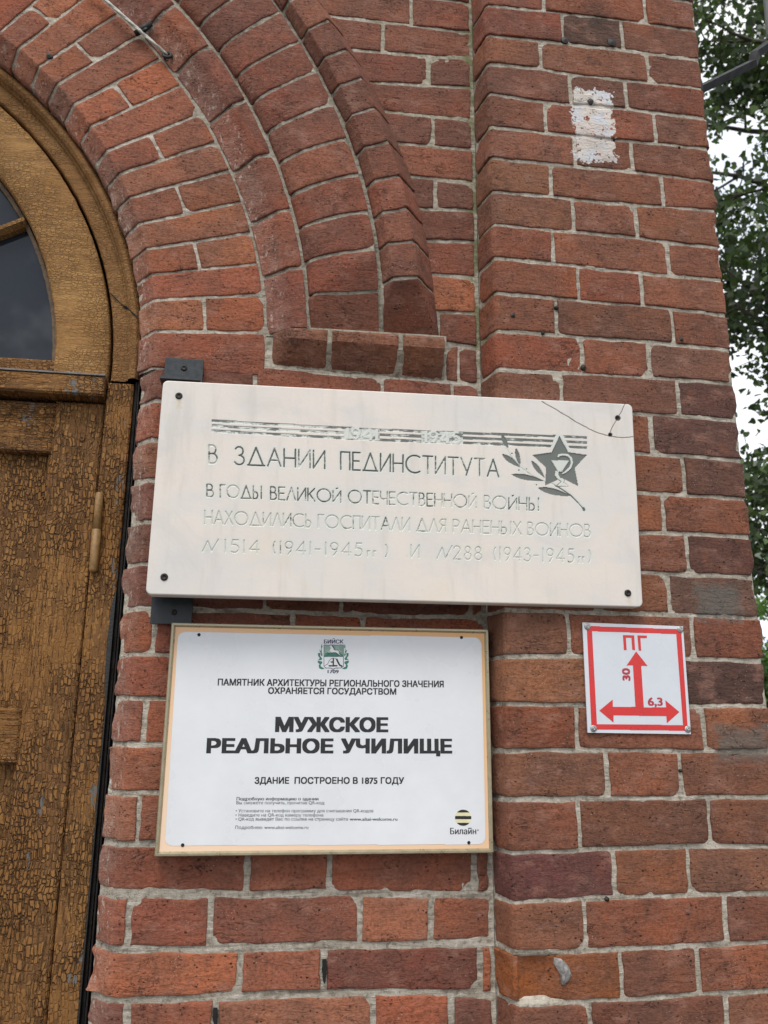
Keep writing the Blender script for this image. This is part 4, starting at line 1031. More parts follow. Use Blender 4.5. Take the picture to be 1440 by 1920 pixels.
cut([(900, 600), (893, 650), (925, 700), (975, 745)], [44, 50, 40, 30]); cut([(900, 712), (955, 740), (890, 800), (1050, 806), (985, 745), (940, 690)])
for l in ([(955, 600), (968, 660), (1000, 730), (985, 760)], [(905, 708), (955, 742), (880, 806), (1050, 808), (1000, 760)], [(835, 765), (880, 795)]):
    P = zq(l)
    for a, b_ in zip(P[:-1], P[1:]): seg(a, b_, .0014, .0008, .8, .3)
def leafcut(a, b_, w, k=.9):
    dx, dy = b_[0]-a[0], b_[1]-a[1]; L = math.hypot(dx, dy); up = []; dn = []
    for i in range(13):
        t_ = i/12; wd = w*math.sin(math.pi*t_**.85)**.9/2; X, Y = a[0]+dx*t_, a[1]+dy*t_; up.append((X-dy/L*wd, Y+dx/L*wd)); dn.append((X+dy/L*wd, Y-dx/L*wd))
    area([zq([(150, 112)])*0+zq(up+dn[::-1])], k, .0015, .9)
leafcut((150, 112), (240, 292), 62); leafcut((155, 370), (400, 548), 72, .8); leafcut((340, 290), (402, 540), 60, .66); leafcut((550, 460), (732, 690), 62, .92); leafcut((285, 645), (715, 732), 74, .8); leafcut((640, 825), (1085, 935), 84, .92)
st = zq([(210, 288), (290, 420), (400, 545), (560, 660), (720, 735), (830, 775)])
for a, b_ in zip(st[:-1], st[1:]): seg(a, b_, .0013, .0010, .55, .6)
st = zq([(900, 805), (1000, 870), (1080, 925), (1190, 1035), (1255, 1110)])
for a, b_ in zip(st[:-1], st[1:]): seg(a, b_, .0028, .0014, .8, .6)
seg(zq([(1255, 1105)])[0], zq([(1262, 1125)])[0], .0055, .002, .9)
for c in ((285, 362), (380, 588), (483, 572), (618, 785)): q = zq([c])[0]; seg(q, (q[0]+.0005, q[1]), .0032, .001, .75)
# cracks and the empty bolt hole
for l in ([(820, 42), (965, 125), (1030, 168), (1100, 205), (1160, 232), (1220, 248), (1290, 258), (1370, 252)], [(1322, 50), (1300, 95), (1275, 140), (1245, 190), (1222, 245)]):
    P = [p2l(760+u/3.2, 740+v/3.2) for u, v in l]; Q = []
    for a, b_ in zip(P[:-1], P[1:]):
        for k in range(5): t_ = k/5; Q.append((a[0]+(b_[0]-a[0])*t_+rnd.uniform(-.0007, .0007), a[1]+(b_[1]-a[1])*t_+rnd.uniform(-.0007, .0007)))
    Q.append(P[-1])
    for a, b_ in zip(Q[:-1], Q[1:]): seg(a, b_, .0013, .0016, .85, 0, arr=crk)
for (u, v, r_) in ((1275, 140, .0058), (1230, 240, .0042)):
    q = p2l(760+u/3.2, 740+v/3.2); seg(q, (q[0]+.0004, q[1]), r_*2, .006, 1, 0, arr=crk)
# heightfield mesh with rounded corners and arrises
Xg, Zg = np.meshgrid(gx_, gz_, indexing='ij'); rc = .010
cxn = np.clip(Xg, rc, PWd-rc); czn = np.clip(Zg, rc, PHt-rc); dxn, dzn = Xg-cxn, Zg-czn; rr = np.maximum(np.abs(dxn), np.abs(dzn)); nn_ = np.hypot(dxn, dzn)
cm = (np.abs(dxn) > 1e-9) & (np.abs(dzn) > 1e-9); sc_ = np.ones_like(rr); sc_[cm] = rr[cm]/nn_[cm]
Xg = cxn+dxn*sc_; Zg = czn+dzn*sc_
e_ = np.minimum(rc, rc-np.hypot(Xg-cxn, Zg-czn)); e_[(dxn == 0) & (dzn == 0)] = rc
rnd_ = -np.where(e_ < .0022, .0012*(1-e_/.0022)**2, 0)
und = .0006*np.sin(Xg*17+1)*np.sin(Zg*23)
Yg = PY-(dep*-1)*-1*0 - (dep+rnd_+und)
u_, v_ = Xg/PWd, Zg/PHt
WX = BL[0]*(1-u_)*(1-v_)+BR[0]*u_*(1-v_)+TL[0]*(1-u_)*v_+TR[0]*u_*v_
WZ = BL[1]*(1-u_)*(1-v_)+BR[1]*u_*(1-v_)+TL[1]*(1-u_)*v_+TR[1]*u_*v_
vv = np.stack([WX, Yg, WZ], -1).reshape(-1, 3)
ring_idx = [(i, 0) for i in range(NX)]+[(NX-1, j) for j in range(1, NZ)]+[(i, NZ-1) for i in range(NX-2, -1, -1)]+[(0, j) for j in range(NZ-2, 0, -1)]
ri = np.array([i*NZ+j for i, j in ring_idx]); n0 = len(vv); nb = len(ri)
gro = vv[ri].copy(); gro[:, 1] = PY+.0185; g2 = vv[ri].copy(); g2[:, 1] = PY+.0300
cen = vv[ri].mean(0); ins_ = gro.copy(); ins_[:, 0] += np.sign(cen[0]-gro[:, 0])*.0012; ins_[:, 2] += np.sign(cen[2]-gro[:, 2])*.0012
vv = np.vstack([vv, gro, g2])
I, K = np.meshgrid(np.arange(NX-1), np.arange(NZ-1), indexing='ij'); q0 = (I*NZ+K).ravel()
F = np.stack([q0, q0+NZ, q0+NZ+1, q0+1], 1)
k_ = np.arange(nb); kn = (k_+1) % nb
F2 = np.stack([ri[k_], n0+k_, n0+kn, ri[kn]], 1); F3 = np.stack([n0+k_, n0+nb+k_, n0+nb+kn, n0+kn], 1)
F = np.vstack([F, F2, F3]); me = bpy.data.meshes.new('marble_slab')
me.vertices.add(len(vv)); me.vertices.foreach_set('co', vv.astype(np.float32).ravel())
me.loops.add(F.size); me.loops.foreach_set('vertex_index', F.astype(np.int32).ravel()); me.polygons.add(len(F))
me.polygons.foreach_set('loop_start', np.arange(0, F.size, 4, dtype=np.int32)); me.polygons.foreach_set('loop_total', np.full(len(F), 4, np.int32))
sm = np.zeros(len(F), bool); me.update(calc_edges=True); me.polygons.foreach_set('use_smooth', sm)
ca = me.color_attributes.new('ink', 'FLOAT_COLOR', 'POINT'); cc_ = np.zeros((len(vv), 4), np.float32); cc_[:n0, 0] = ink.ravel(); cc_[:n0, 1] = pale.ravel(); cc_[:n0, 2] = crk.ravel(); cc_[:, 3] = 1
ca.data.foreach_set('color', cc_.ravel()); me.materials.append(MMAR); me.validate()
plaque = tag(empty('memorial_plaque', (BL[0], PY+.03, BL[1])), 'cracked white marble plaque with engraved lettering, a star and a laurel twig', 'plaque')
so = bpy.data.objects.new('marble_slab', me); COL.objects.link(so); so.parent = plaque; so.matrix_parent_inverse = pmi(plaque)
def bolt(px, py, y, r_, parent, mat=M_BOLT, nm='bolt', slot=True, dome=.45, washer=None):
    x, z = at(px, py, y); mb = MB()
    if washer: mb.lathe((x, y, z), [(washer, 0), (washer, .0012), (washer*.8, .0018), (r_, .0018)], 20)
    h = r_*dome+(.0012 if washer else 0); b0 = .0010 if washer else 0
    mb.lathe((x, y, z), [(r_*1.02, b0), (r_, b0+h*.5), (r_*.82, b0+h*.85), (r_*.45, b0+h), (r_*.40, b0+h*(.6 if slot else 1))], 18)
    o = mb.build(nm, mat, parent, smooth=True)
    return o
for p in ((335.5, 742.5), (308, 1082), (1177, 1112)): bolt(*p, PY, .0066, plaque)
# mounting plates of the plaque
for (nm, q, lab) in (('mounting_plate', (310, 670, 379, 722), None), ('mounting_plate', (285, 1118, 359, 1171), None)):
    a, c = at(q[0], q[1], -.012), at(q[2], q[3], -.012)
    mb = MB(); mb.box(a[0], c[0], -.012, -.0065, c[1]-(.0 if q[1] > 900 else .03), a[1], .0006)
    zc = c[1]-.012 if q[1] < 900 else a[1]+.012
    mb.box(a[0], c[0], -.069, -.012, zc-.0025, zc+.0025)
    mb.build(nm, M_IRON, plaque)
bolt(345, 690, -.012, .0062, plaque); bolt(326, 1148, -.012, .0056, plaque)

# ================================================================== framed information sign
FY = -.036
fTL, fTR, fBL, fBR = at(321.5, 1167, FY), at(916, 1180, FY), at(289, 1606.5, FY), at(926, 1599.5, FY)
sign = tag(empty('information_sign', (fBL[0], FY, fBL[1])), 'white information board with orange border in a thin champagne metal frame', 'sign')
cs = [Vector((p[0], p[1])) for p in (fBL, fBR, fTR, fTL)]; cen = sum(cs, Vector((0, 0)))/4
def inset(d): return [p+Vector((d if p.x < cen.x else -d, d if p.y < cen.y else -d)) for p in cs]
o0, o1, o2 = inset(0), inset(.0045), inset(.0075)
for k in range(4):
    k2 = (k+1) % 4; A = [(o0[k], -.012), (o0[k], FY+.002), (o1[k]-(o1[k]-o0[k])*.7, FY), (o1[k], FY), (o2[k], FY+.0045), (o2[k], -.02)]
    B = [(o0[k2], -.012), (o0[k2], FY+.002), (o1[k2]-(o1[k2]-o0[k2])*.7, FY), (o1[k2], FY), (o2[k2], FY+.0045), (o2[k2], -.02)]
    mb = MB(); d = (o0[k2]-o0[k]).normalized()*.0002
    V = [(p.x+d.x, y, p.y+d.y) for p, y in A]+[(p.x-d.x, y, p.y-d.y) for p, y in B]
    mb.add(V, [(i, i+1, 7+i, 6+i) for i in range(5)]); mb.build('frame_bar', M_BRASS, sign)
BYP = FY+.0048
mb = MB(); V = [(p.x, BYP, p.y) for p in inset(.0074)]+[(p.x, -.008, p.y) for p in inset(.0060)]
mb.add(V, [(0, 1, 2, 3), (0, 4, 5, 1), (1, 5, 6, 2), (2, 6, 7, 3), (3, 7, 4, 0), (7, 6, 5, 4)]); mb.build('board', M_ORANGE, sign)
def rrect(TLp, TRp, BRp, BLp, r_):
    P = [Vector(TLp), Vector(TRp), Vector(BRp), Vector(BLp)]; out = []
    for i in range(4):
        a, b_, c = P[i-1], P[i], P[(i+1) % 4]; d0 = (a-b_).normalized()*r_; d1 = (c-b_).normalized()*r_
        for k in range(9):
            t_ = k/8*math.pi/2; out.append(tuple(b_+d0*(1-math.sin(t_))+d1*(1-math.cos(t_))))
    return out
print_poly([rrect((334, 1184.5), (902.5, 1195.5), (910.5, 1583), (309, 1585.5), 14)], BYP, 'white_field', M_WHITE, sign, step=.0010, lift=.0004)
TY = BYP-.0004
print_text('ПАМЯТНИК АРХИТЕКТУРЫ РЕГИОНАЛЬНОГО ЗНАЧЕНИЯ', (408, 1285), (832, 1288.6), 12.6, TY, 'lettering', M_INK, sign, .00045, .0003)
print_text('ОХРАНЯЕТСЯ ГОСУДАРСТВОМ', (502.5, 1300.8), (743, 1302.6), 12.2, TY, 'lettering', M_INK, sign, .00045, .0003)
print_text('МУЖСКОЕ', (515.5, 1372.2), (728, 1372.6), 28, TY, 'lettering', M_INK, sign, .0021, .0009, step=.0005)
print_text('РЕАЛЬНОЕ', (386.5, 1412), (625, 1412.3), 28, TY, 'lettering', M_INK, sign, .0021, .0009, step=.0005)
print_text('УЧИЛИЩЕ', (639, 1412.4), (848, 1412.6), 28, TY, 'lettering', M_INK, sign, .0021, .0009, step=.0005)
print_text('ЗДАНИЕ', (477.3, 1469.6), (542, 1469.6), 12.6, TY, 'lettering', M_INK, sign, .00045, .0003)
print_text('ПОСТРОЕНО В 1875 ГОДУ', (552, 1469.6), (757.6, 1469.6), 12.6, TY, 'lettering', M_INK, sign, .00045, .0003)
M_GREYINK = simple('dark_grey_print', (.10, .10, .11), .45)
for (tx, a, c, yb, bold) in (('Подробную информацию о здании', 443.4, 597, 1500.6, 1), ('Вы сможете получить, прочитав QR-код:', 443, 609, 1508, 0), ('• Установите на телефон программу для считывания QR-кодов', 441.8, 700, 1523, 0),
    ('• Наведите на QR-код камеру телефона', 441.4, 606, 1531, 0), ('• QR-код выведет Вас по ссылке на страницу сайта', 441.4, 652, 1538.6, 0), ('www.altai-welcome.ru', 655.5, 745, 1538.6, 1), ('Подробнее: www.altai-welcome.ru', 441, 578, 1554.2, 0)):
    print_text(tx, (a, yb), (c, yb), 6.2, TY, 'small_lettering', M_INK if bold else M_GREYINK, sign, .00016 if bold else .00005, .00005, step=.0004)
# town arms
e3 = lambda l: [(560+u/11.077, 1190+v/11.077) for u, v in l]
crest = obj('crest', [], [], None, sign)
def cp(l, nm, mat, lift, **k): return print_poly([e3(q) for q in l], TY, nm, mat, crest, step=.00035, lift=lift, **k)
print_text('БИЙСК', (607.3, 1206.8), (644, 1206.8), 7.8, TY, 'town_name', M_NAVY, crest, .0004, .0001, step=.0003)
print_text('1709', (614, 1262.4), (635, 1262.4), 6.8, TY, 'founding_year', M_NAVY, crest, .00045, .0001, step=.0003)
cp([[(520, 208), (935, 208), (935, 660), (880, 700), (770, 700), (716, 728), (665, 700), (560, 700), (520, 660)]], 'shield_outline', M_NAVY, .0002)
cp([[(530, 218), (922, 218), (922, 455), (530, 455)]], 'shield_sky', M_PALEGREEN, .00035)
cp([[(530, 462), (922, 462), (922, 655), (875, 686), (770, 686), (716, 708), (665, 686), (565, 686), (530, 655)]], 'shield_base', M_WHITE, .00035)
cp([[(530, 455), (530, 430), (600, 370), (700, 378), (780, 375), (860, 385), (922, 420), (922, 455)]], 'shield_meadow', M_GREEN, .0005)
cp([[(640, 242), (680, 222), (715, 245), (740, 310), (815, 322), (850, 330), (905, 372), (850, 350), (825, 350), (835, 395), (880, 445), (815, 402), (790, 378), (720, 368), (680, 375), (620, 365), (560, 385), (615, 352), (645, 352), (640, 330), (665, 285), (660, 262)]], 'galloping_horse', M_WHITE, .0007)
cp([ribbon([(690, 225), (725, 265), (742, 315)], 20), ribbon([(745, 318), (820, 325), (890, 375)], 9), ribbon([(640, 350), (680, 378), (760, 370), (800, 392), (870, 445)], 9), ribbon([(610, 365), (555, 395)], 9), ribbon([(640, 380), (600, 440)], 9)], 'horse_mane', M_INK, .0009, rule='nz')
cp([ribbon([(535, 648), (600, 610), (640, 530), (690, 488), (760, 490), (800, 530), (820, 600), (905, 660)], 9), ribbon([(785, 500), (812, 560), (850, 630), (905, 660)], 34)], 'hill', M_INK, .0005, rule='nz')
cp([[(705, 490), (732, 490), (732, 632), (805, 632), (805, 660), (622, 660), (622, 632), (705, 632), (705, 580), (665, 580), (665, 556), (705, 556)]], 'mine_hoist', M_INK, .0008)
for s in (1, -1):
    mir = lambda l, s=s: [(u if s == 1 else 1438-u, v) for u, v in l]
    cp([mir(q) for q in ([(400, 385), (450, 380), (445, 440), (490, 500), (470, 528), (400, 522), (440, 490), (405, 440)], [(455, 390), (492, 390), (492, 450), (470, 440)], [(395, 535), (490, 560), (485, 600), (455, 620), (460, 660), (540, 705), (480, 718), (430, 700), (415, 640), (435, 610), (400, 580)])], 'ribbon_scroll', M_GREEN, .0003, rule='nz')
    cp([mir(q) for q in ([(480, 190), (495, 250), (478, 300), (465, 250)], [(432, 305), (470, 350), (462, 385), (440, 345)], [(475, 290), (482, 380), (468, 385), (466, 300)])], 'oak_sprig', M_GREEN, .0003, rule='nz')
# sponsor's striped ball and name
logo = obj('striped_ball_logo', [], [], None, sign)
cx0, cy0, r0 = 868.4, 1533.2, 15.2
def stripe(v0, v1):
    P = []
    for k in range(9): v = v0+(v1-v0)*k/8; P.append((cx0+math.sqrt(max(0, r0*r0-v*v)), cy0+v))
    for k in range(9): v = v1-(v1-v0)*k/8; P.append((cx0-math.sqrt(max(0, r0*r0-v*v)), cy0+v))
    return P
print_poly([stripe(-r0, -9.8)], TY, 'dark_stripe', M_INK, logo, step=.0003); print_poly([stripe(-3.2, 2.8)], TY, 'dark_stripe', M_INK, logo, step=.0003); print_poly([stripe(9.6, r0)], TY, 'dark_stripe', M_INK, logo, step=.0003)
print_poly([stripe(-9.8, -3.2)], TY, 'yellow_stripe', M_YEL, logo, step=.0003); print_poly([stripe(2.8, 9.6)], TY, 'yellow_stripe', M_YEL, logo, step=.0003)
print_text('Билаин', (844, 1564.2), (893, 1564.2), 12.0, TY, 'sponsor_name', M_INK, logo, .0003, .0001, step=.0003)
print_poly([[(877.5, 1552.2), (884.3, 1552.2), (884.3, 1553.8), (877.5, 1553.8)]], TY, 'sponsor_name_bar', M_INK, logo, step=.0003); print_poly([disc(896, 1556.5, 1.3)], TY, 'trademark_dot', M_GREYINK, logo, step=.0003)
for p in ((373.2, 1190.2), (865.2, 1195.4), (342.5, 1584.5), (879, 1580)): bolt(*p, BYP, .0030, sign, M_BOLT, 'screw', dome=.5)

# ================================================================== fire hydrant sign
HY = -.0765
hs = tag(empty('hydrant_sign', at(1200, 1376, HY)[:1]+(HY,)+at(1200, 1376, HY)[1:]), 'small white square sign with red border and a red three-way arrow', 'sign')
h6 = lambda l: [(1080+u/6.261, 1150+v/6.261) for u, v in l]
q = [at(*p, HY) for p in h6([(76, 107), (1256, 152), (1350, 1419), (138, 1401)])]
mb = MB(); V = [(p[0], HY, p[1]) for p in q]+[(p[0], HY+.0025, p[1]) for p in q]
mb.add(V, [(3, 2, 1, 0), (0, 1, 5, 4), (1, 2, 6, 5), (2, 3, 7, 6), (3, 0, 4, 7), (4, 5, 6, 7)]); mb.build('panel', M_PANEL, hs)
print_poly([h6([(125, 148), (1233, 188), (1313, 1379), (182, 1362)]), h6([(188, 210), (1176, 243), (1256, 1312), (245, 1300)])], HY, 'red_border', M_RED, hs, step=.0006)
print_poly([h6([(705,447),(840,618),(765,618),(795,1103),(1058,1105),(1048,1020),(1213,1158),(1066,1290),(1060,1206),(440,1198),(440,1282),(273,1142),(430,1012),(432,1098),(697,1098),(668,612),(594,612)])], HY, 'arrow', M_RED, hs, step=.0005)
print_poly([h6([(550,255),(682,258),(693,432),(660,430),(650,288),(585,285),(594,432),(562,430)]), h6([(720,260),(832,262),(832,290),(755,290),(765,437),(735,437)])], HY, 'lettering', M_RED, hs, step=.0005)
M_DRED = simple('dark_red_enamel', (.42, .03, .045), .35, 0, 30, .08)
print_text('6,3', h6([(845, 1084)])[0], h6([(1020, 1086)])[0], 16.2, HY, 'number', M_DRED, hs, .0008, .0004)
# "30" reads upwards
loops = outline('30'); x0 = min(p[0] for q_ in loops for p in q_); x1 = max(p[0] for q_ in loops for p in q_)
A0, A1, A2 = [at(*p, HY) for p in h6([(640, 792), (632, 645), (542, 790)])]
wd, hh = A1[1]-A0[1], A0[0]-A2[0]; lp = [[(-(p[1]*(hh-.0016)/cap_h()), (p[0]-x0)*(wd-.0016)/(x1-x0)) for p in q_] for q_ in loops]
mb = MB()
for (u0, u1, v0, v1) in raster(lp, .0004, .0008, .0008): mb.add([(A0[0]+u0-.0008, HY-.0003, A0[1]+.0008+v0), (A0[0]+u1-.0008, HY-.0003, A0[1]+.0008+v0), (A0[0]+u1-.0008, HY-.0003, A0[1]+.0008+v1), (A0[0]+u0-.0008, HY-.0003, A0[1]+.0008+v1)], [(0, 1, 2, 3)])
mb.build('number', M_DRED, hs)
for p in h6([(133, 155), (1222, 190), (205, 1352), (1310, 1360)]): bolt(*p, HY, .0034, hs, M_ZINC, 'screw', dome=.45, washer=.0062)

# ================================================================== cable, lamp bracket, pipe
def a3(px, py, y): q = at(px, py, y); return (q[0], y, q[1])
cab = tag(empty('wall_cable', a3(313, 105, -.005)), 'pale twisted cable running down the arch into a black grommet', 'cable')
for k in range(3):
    mb = MB(); P = []
    for i in range(60):
        t_ = i/59; px, py = -20+(313+20)*t_, -190+(101+190)*t_
        if t_ > .62: px, py = 195+(313-195)*(t_-.62)/.38, -2+(103+2)*(t_-.62)/.38
        c = a3(px, py, -.020+.014*smooth01((t_-.93)/.07)); a = 2*math.pi*k/3+i*.55; P.append((c[0]+.0022*math.cos(a), c[1]+.0022*math.sin(a), c[2]+.0010*math.sin(a)))
    mb.tube(P, .0028, 6); mb.build('strand', M_ROPE, cab, smooth=True)
gx0 = a3(314, 106, -.006); mb = MB(); P = []
for i in range(25): a = 2*math.pi*i/24; P.append((gx0[0]+.0085*math.cos(a), -.010+.003*math.sin(a), gx0[2]+.0085*math.sin(a)))
mb.tube(P, .0034, 8, cap=False); mb.build('grommet', M_LAMP, cab, smooth=True)
mb = MB(); mb.lathe((gx0[0]+.003, 0.002, gx0[2]+.003), [(.013, 0), (.012, .0035), (.008, .004)], 16); mb.build('cable_hole', M_DARK, cab)
c0, c1 = a3(253, 64, -.008), a3(284, 44, -.02); mb = MB()
mb.tube([c0, ((c0[0]+c1[0])/2, -.014, (c0[2]+c1[2])/2), c1], [.006, .008, .0055], 8); mb.tube([a3(262, 62, -.006), a3(270, 56, -.028), a3(281, 50, -.006)], .003, 6); mb.build('clamp', M_LAMP, cab, smooth=True)

lb = tag(empty('steel_bracket', a3(1312, 165, -.02)), 'black cranked square steel bracket sticking out of the brick corner', 'bracket')
P = [a3(1308, 170, -.045), a3(1412, 119, -.045), a3(1416, 102, -.045), a3(1448, 80, -.045), a3(1500, 55, -.045)]
mb = MB(); hw = .0085; hd = .011; V = []
for i, p in enumerate(P):
    d0 = Vector(P[min(i+1, len(P)-1)])-Vector(P[max(i-1, 0)]); d0.normalize(); n_ = Vector((-d0.z, 0, d0.x))
    for (a, b_) in ((-1, -1), (1, -1), (1, 1), (-1, 1)): V.append(tuple(Vector(p)+(n_*.80-Vector((0, .60, 0)))*hw*a+(Vector((0, .80, 0))+n_*.60)*hd*b_))
mb.add(V, [(i*4+k, i*4+(k+1) % 4, (i+1)*4+(k+1) % 4, (i+1)*4+k) for i in range(len(P)-1) for k in range(4)]+[(0, 1, 2, 3), (16, 19, 18, 17)])
mb.build('arm', M_LAMP, lb); mb = MB(); b0 = a3(1306, 170, -.045); mb.box(b0[0]-.05, b0[0]+.008, -.060, -.032, b0[2]-.0095, b0[2]+.0095); mb.build('anchor', M_LAMP, lb)
mb = MB(); e0 = a3(1500, 55, -.045); mb.tube([(e0[0], -.045, e0[2]-.05), (e0[0], -.045, e0[2]+.06)], .022, 14); mb.build('collar', M_LAMP, lb, smooth=True)
pp = tag(empty('flag_pole', a3(1436, 58, -.045)), 'pale grey tube slanting up above the black bracket at the top right edge', 'pole')
mb = MB(); t0, t1_ = Vector(a3(1447, 66, -.045)), Vector(a3(1436, -60, -.045)); d = (t1_-t0).normalized()
mb.tube([t0+Vector((.0, 0, 0)), t0+d*.001, t0+d*1.2], [.008, .0125, .0125], 16); mb.build('tube', M_PIPE, pp, smooth=True)

# ================================================================== ground
t = NT('asphalt'); n = t.noise(3, 5, .6); n2 = t.noise(160, 3, .7)
M_ASPH = t.fin(t.mix(n2, t.mix(n, (.055, .052, .048), (.08, .075, .068)), (.11, .105, .10)), .9, t.bump(n2, .004, .6))
g = obj('ground', [(-120, -120, 0), (120, -120, 0), (120, 160, 0), (-120, 160, 0)], [(0, 1, 2, 3)], M_ASPH, kind='structure')
t = NT('pavement'); v = t.k('TexBrick'); v.inputs['Scale'].default_value = 2.5; v.inputs['Color1'].default_value = (.21, .20, .185, 1); v.inputs['Color2'].default_value = (.17, .16, .15, 1); v.inputs['Mortar'].default_value = (.08, .075, .07, 1); t.l.new(t.pos, v.inputs['Vector'])
mb = MB(); mb.box(-6, 3.2, -2.6, -.02, .003, .12); pv = mb.build('pavement', t.fin(v.outputs[0], .85), None, kind='structure')

# ================================================================== trees
def leaf_cloud(clumps, n, size, seed, cols, view=None):
    """many small pointed leaves in drooping clumps; vectorised"""
    rg = np.random.default_rng(seed); cl = np.array(clumps, float)           # x,y,z,r
    wt = cl[:, 3]**2; idx = rg.choice(len(cl), n, p=wt/wt.sum())
    d = rg.normal(size=(n, 3)); d /= np.linalg.norm(d, axis=1)[:, None]; rad = rg.random(n)**.45
    c = cl[idx, :3]+d*(cl[idx, 3]*rad)[:, None]*np.array([1, 1, .8])
    a = rg.normal(size=(n, 3))*np.array([1, 1, .8])+np.array([0, 0, -.8]); a /= np.linalg.norm(a, axis=1)[:, None]        # leaf axis, hanging
    b = np.cross(a, rg.normal(size=(n, 3))); b /= np.linalg.norm(b, axis=1)[:, None]; nn2 = np.cross(a, b)
    s = size*(.6+.7*rg.random(n))
    prof = [(0, 0, 0), (.10, .42, .05), (.38, .52, .02), (.55, .30, 0), (1.05, 0, -.08), (.55, -.30, 0), (.38, -.52, .02), (.10, -.42, .05)]
    V = np.concatenate([(c+a*(s*p)[:, None]+b*(s*q_)[:, None]+nn2*(s*r_)[:, None])[:, None, :] for p, q_, r_ in prof], 1).reshape(-1, 3)
    k = np.arange(n)[:, None]*8; F = (k+np.arange(8)[None, :])
    base = np.array(cols); ci = base[rg.integers(0, len(base), n)]*(.7+.6*rg.random(n))[:, None]
    C = np.repeat(np.concatenate([ci, np.ones((n, 1))], 1), 8, 0)
    return V, F, C
def leaf_obj(name, V, F, C, parent):
    me = bpy.data.meshes.new(name); me.vertices.add(len(V)); me.vertices.foreach_set('co', V.astype(np.float32).ravel())
    me.loops.add(F.size); me.loops.foreach_set('vertex_index', F.astype(np.int32).ravel()); me.polygons.add(len(F)); m = F.shape[1]
    me.polygons.foreach_set('loop_start', np.arange(0, F.size, m, dtype=np.int32)); me.polygons.foreach_set('loop_total', np.full(len(F), m, np.int32)); me.update(calc_edges=True)
    a = me.color_attributes.new('tint', 'FLOAT_COLOR', 'POINT'); a.data.foreach_set('color', C.astype(np.float32).ravel()); me.materials.append(M_LEAF)
    o = bpy.data.objects.new(name, me); COL.objects.link(o); o.parent = parent; o.matrix_parent_inverse = pmi(parent); o['kind'] = 'stuff'; return o
LC = [(.030, .054, .020), (.040, .070, .024), (.065, .105, .032), (.020, .036, .016), (.09, .14, .04)]
tr = tag(empty('tree', (6.6, 5.2, 0)), 'dark leafy tree with drooping twigs just behind the corner of the building', 'tree')
rg = random.Random(11)
def branch(mb, p, d, L, r_, depth, tips):
    pts = [Vector(p)]; d = Vector(d).normalized(); n = 7
    for i in range(n):
        d = (d+Vector((rg.uniform(-.18, .18), rg.uniform(-.18, .18), rg.uniform(-.14, .12)))).normalized(); pts.append(pts[-1]+d*L/n)
    mb.tube(pts, [r_*(1-.75*i/n) for i in range(n+1)], 5 if r_ < .03 else 8, cap=False)
    if depth == 0: tips.append(pts[-1]); tips.append(pts[-3]); return
    for i in range(2, n+1):
        for _ in range(1 if depth > 1 else 2):
            a = rg.uniform(0, 6.283); sd2 = (d*.6+Vector((math.cos(a), math.sin(a), rg.uniform(-.35, .5)))).normalized()
            branch(mb, pts[i], sd2, L*rg.uniform(.38, .58), r_*(1-.75*i/n)*.55+.003, depth-1, tips)
trunk = MB(); tips = []
T0 = Vector((6.6, 5.2, 0)); tp = [T0, T0+Vector((.05, 0, 2)), T0+Vector((-.1, .1, 4)), T0+Vector((-.05, .2, 7)), T0+Vector((.1, .1, 10.5)), T0+Vector((.1, .1, 12.5))]
trunk.tube(tp, [.24, .19, .16, .12, .06, .02], 12)
trunk.build('trunk', M_BARK, tr, smooth=True)
limb = MB()
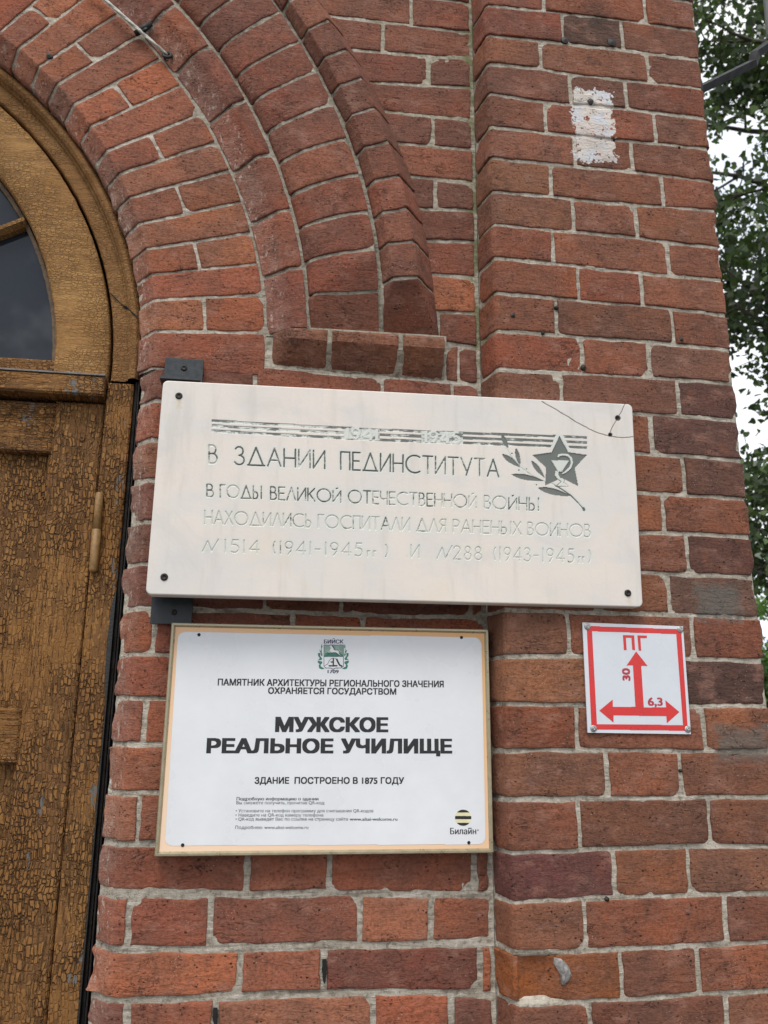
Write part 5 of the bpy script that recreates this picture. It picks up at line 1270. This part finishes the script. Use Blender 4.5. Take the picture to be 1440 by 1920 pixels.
for (h_, dx, dy, dz, L) in ((2.9, -1, -.1, .15, 2.0), (3.6, -1, .1, .35, 2.2), (4.5, -1, -.35, .35, 2.5), (5.2, -.8, .6, .4, 2.4), (5.6, 1, .2, .5, 2.4), (6.4, -1, -.2, .45, 2.5), (7.0, .3, -1, .5, 2.2), (7.6, -1, .3, .4, 2.3), (8.4, -1, -.3, .5, 2.0), (8.8, .9, .4, .6, 1.9), (9.6, -.9, .1, .6, 1.8), (10.6, -.6, -.4, .9, 1.4), (4.0, .6, 1, .4, 2.2), (5.0, .4, -1, .3, 2.0)):
    branch(limb, T0+Vector((-.04, .12, h_)), (dx, dy, dz), L, .055, 2, tips)
limb.build('limbs', M_BARK, tr, smooth=True, kind='stuff')
cl = [(p.x, p.y, p.z, rg.uniform(.16, .34)) for p in tips]
for (px, py, r_) in ((1418, 640, .22), (1432, 700, .26), (1425, 760, .2), (1445, 800, .2), (1438, 560, .25), (1400, 520, .2), (1430, 960, .17), (1440, 1020, .18), (1422, 935, .10), (1452, 990, .25), (1330, 60, .2), (1380, 30, .35), (1425, 230, .3), (1390, 320, .12), (1355, 400, .15), (1475, 640, .4), (1480, 420, .4)):
    q = at(px, py, 5.0); cl.append((q[0], 5.0, q[1], r_))
V, F, C = leaf_cloud(cl, 34000, .070, 3, LC); leaf_obj('crown', V, F, C, tr)
# farther trees and hedge
far = [(13.6, 20, 5.5, 2.6, 'crown of a bright green tree low behind the brick corner'), (22, 27, 8, 3.4, 'broad green tree standing far to the right of the building'), (31, 36, 9, 4.0, 'tall pale green tree farthest off to the right of the building')]
for i, (x, y, h_, r_, lab) in enumerate(far):
    o = tag(empty('tree', (x, y, 0)), lab, 'tree'); mb = MB(); mb.tube([(x, y, 0), (x+.1, y, h_*.4), (x, y, h_*.8)], [.22, .16, .05], 10); mb.build('trunk', M_BARK, o, smooth=True)
    cl = [(x+rg.gauss(0, r_*.38), y+rg.gauss(0, r_*.38), rg.uniform(h_*.10, h_), rg.uniform(.3, .7)) for _ in range(60)]
    V, F, C = leaf_cloud(cl, 15000, .10, 20+i, [(.10, .20, .035), (.14, .26, .05), (.07, .15, .03)]); leaf_obj('crown', V, F, C, o)
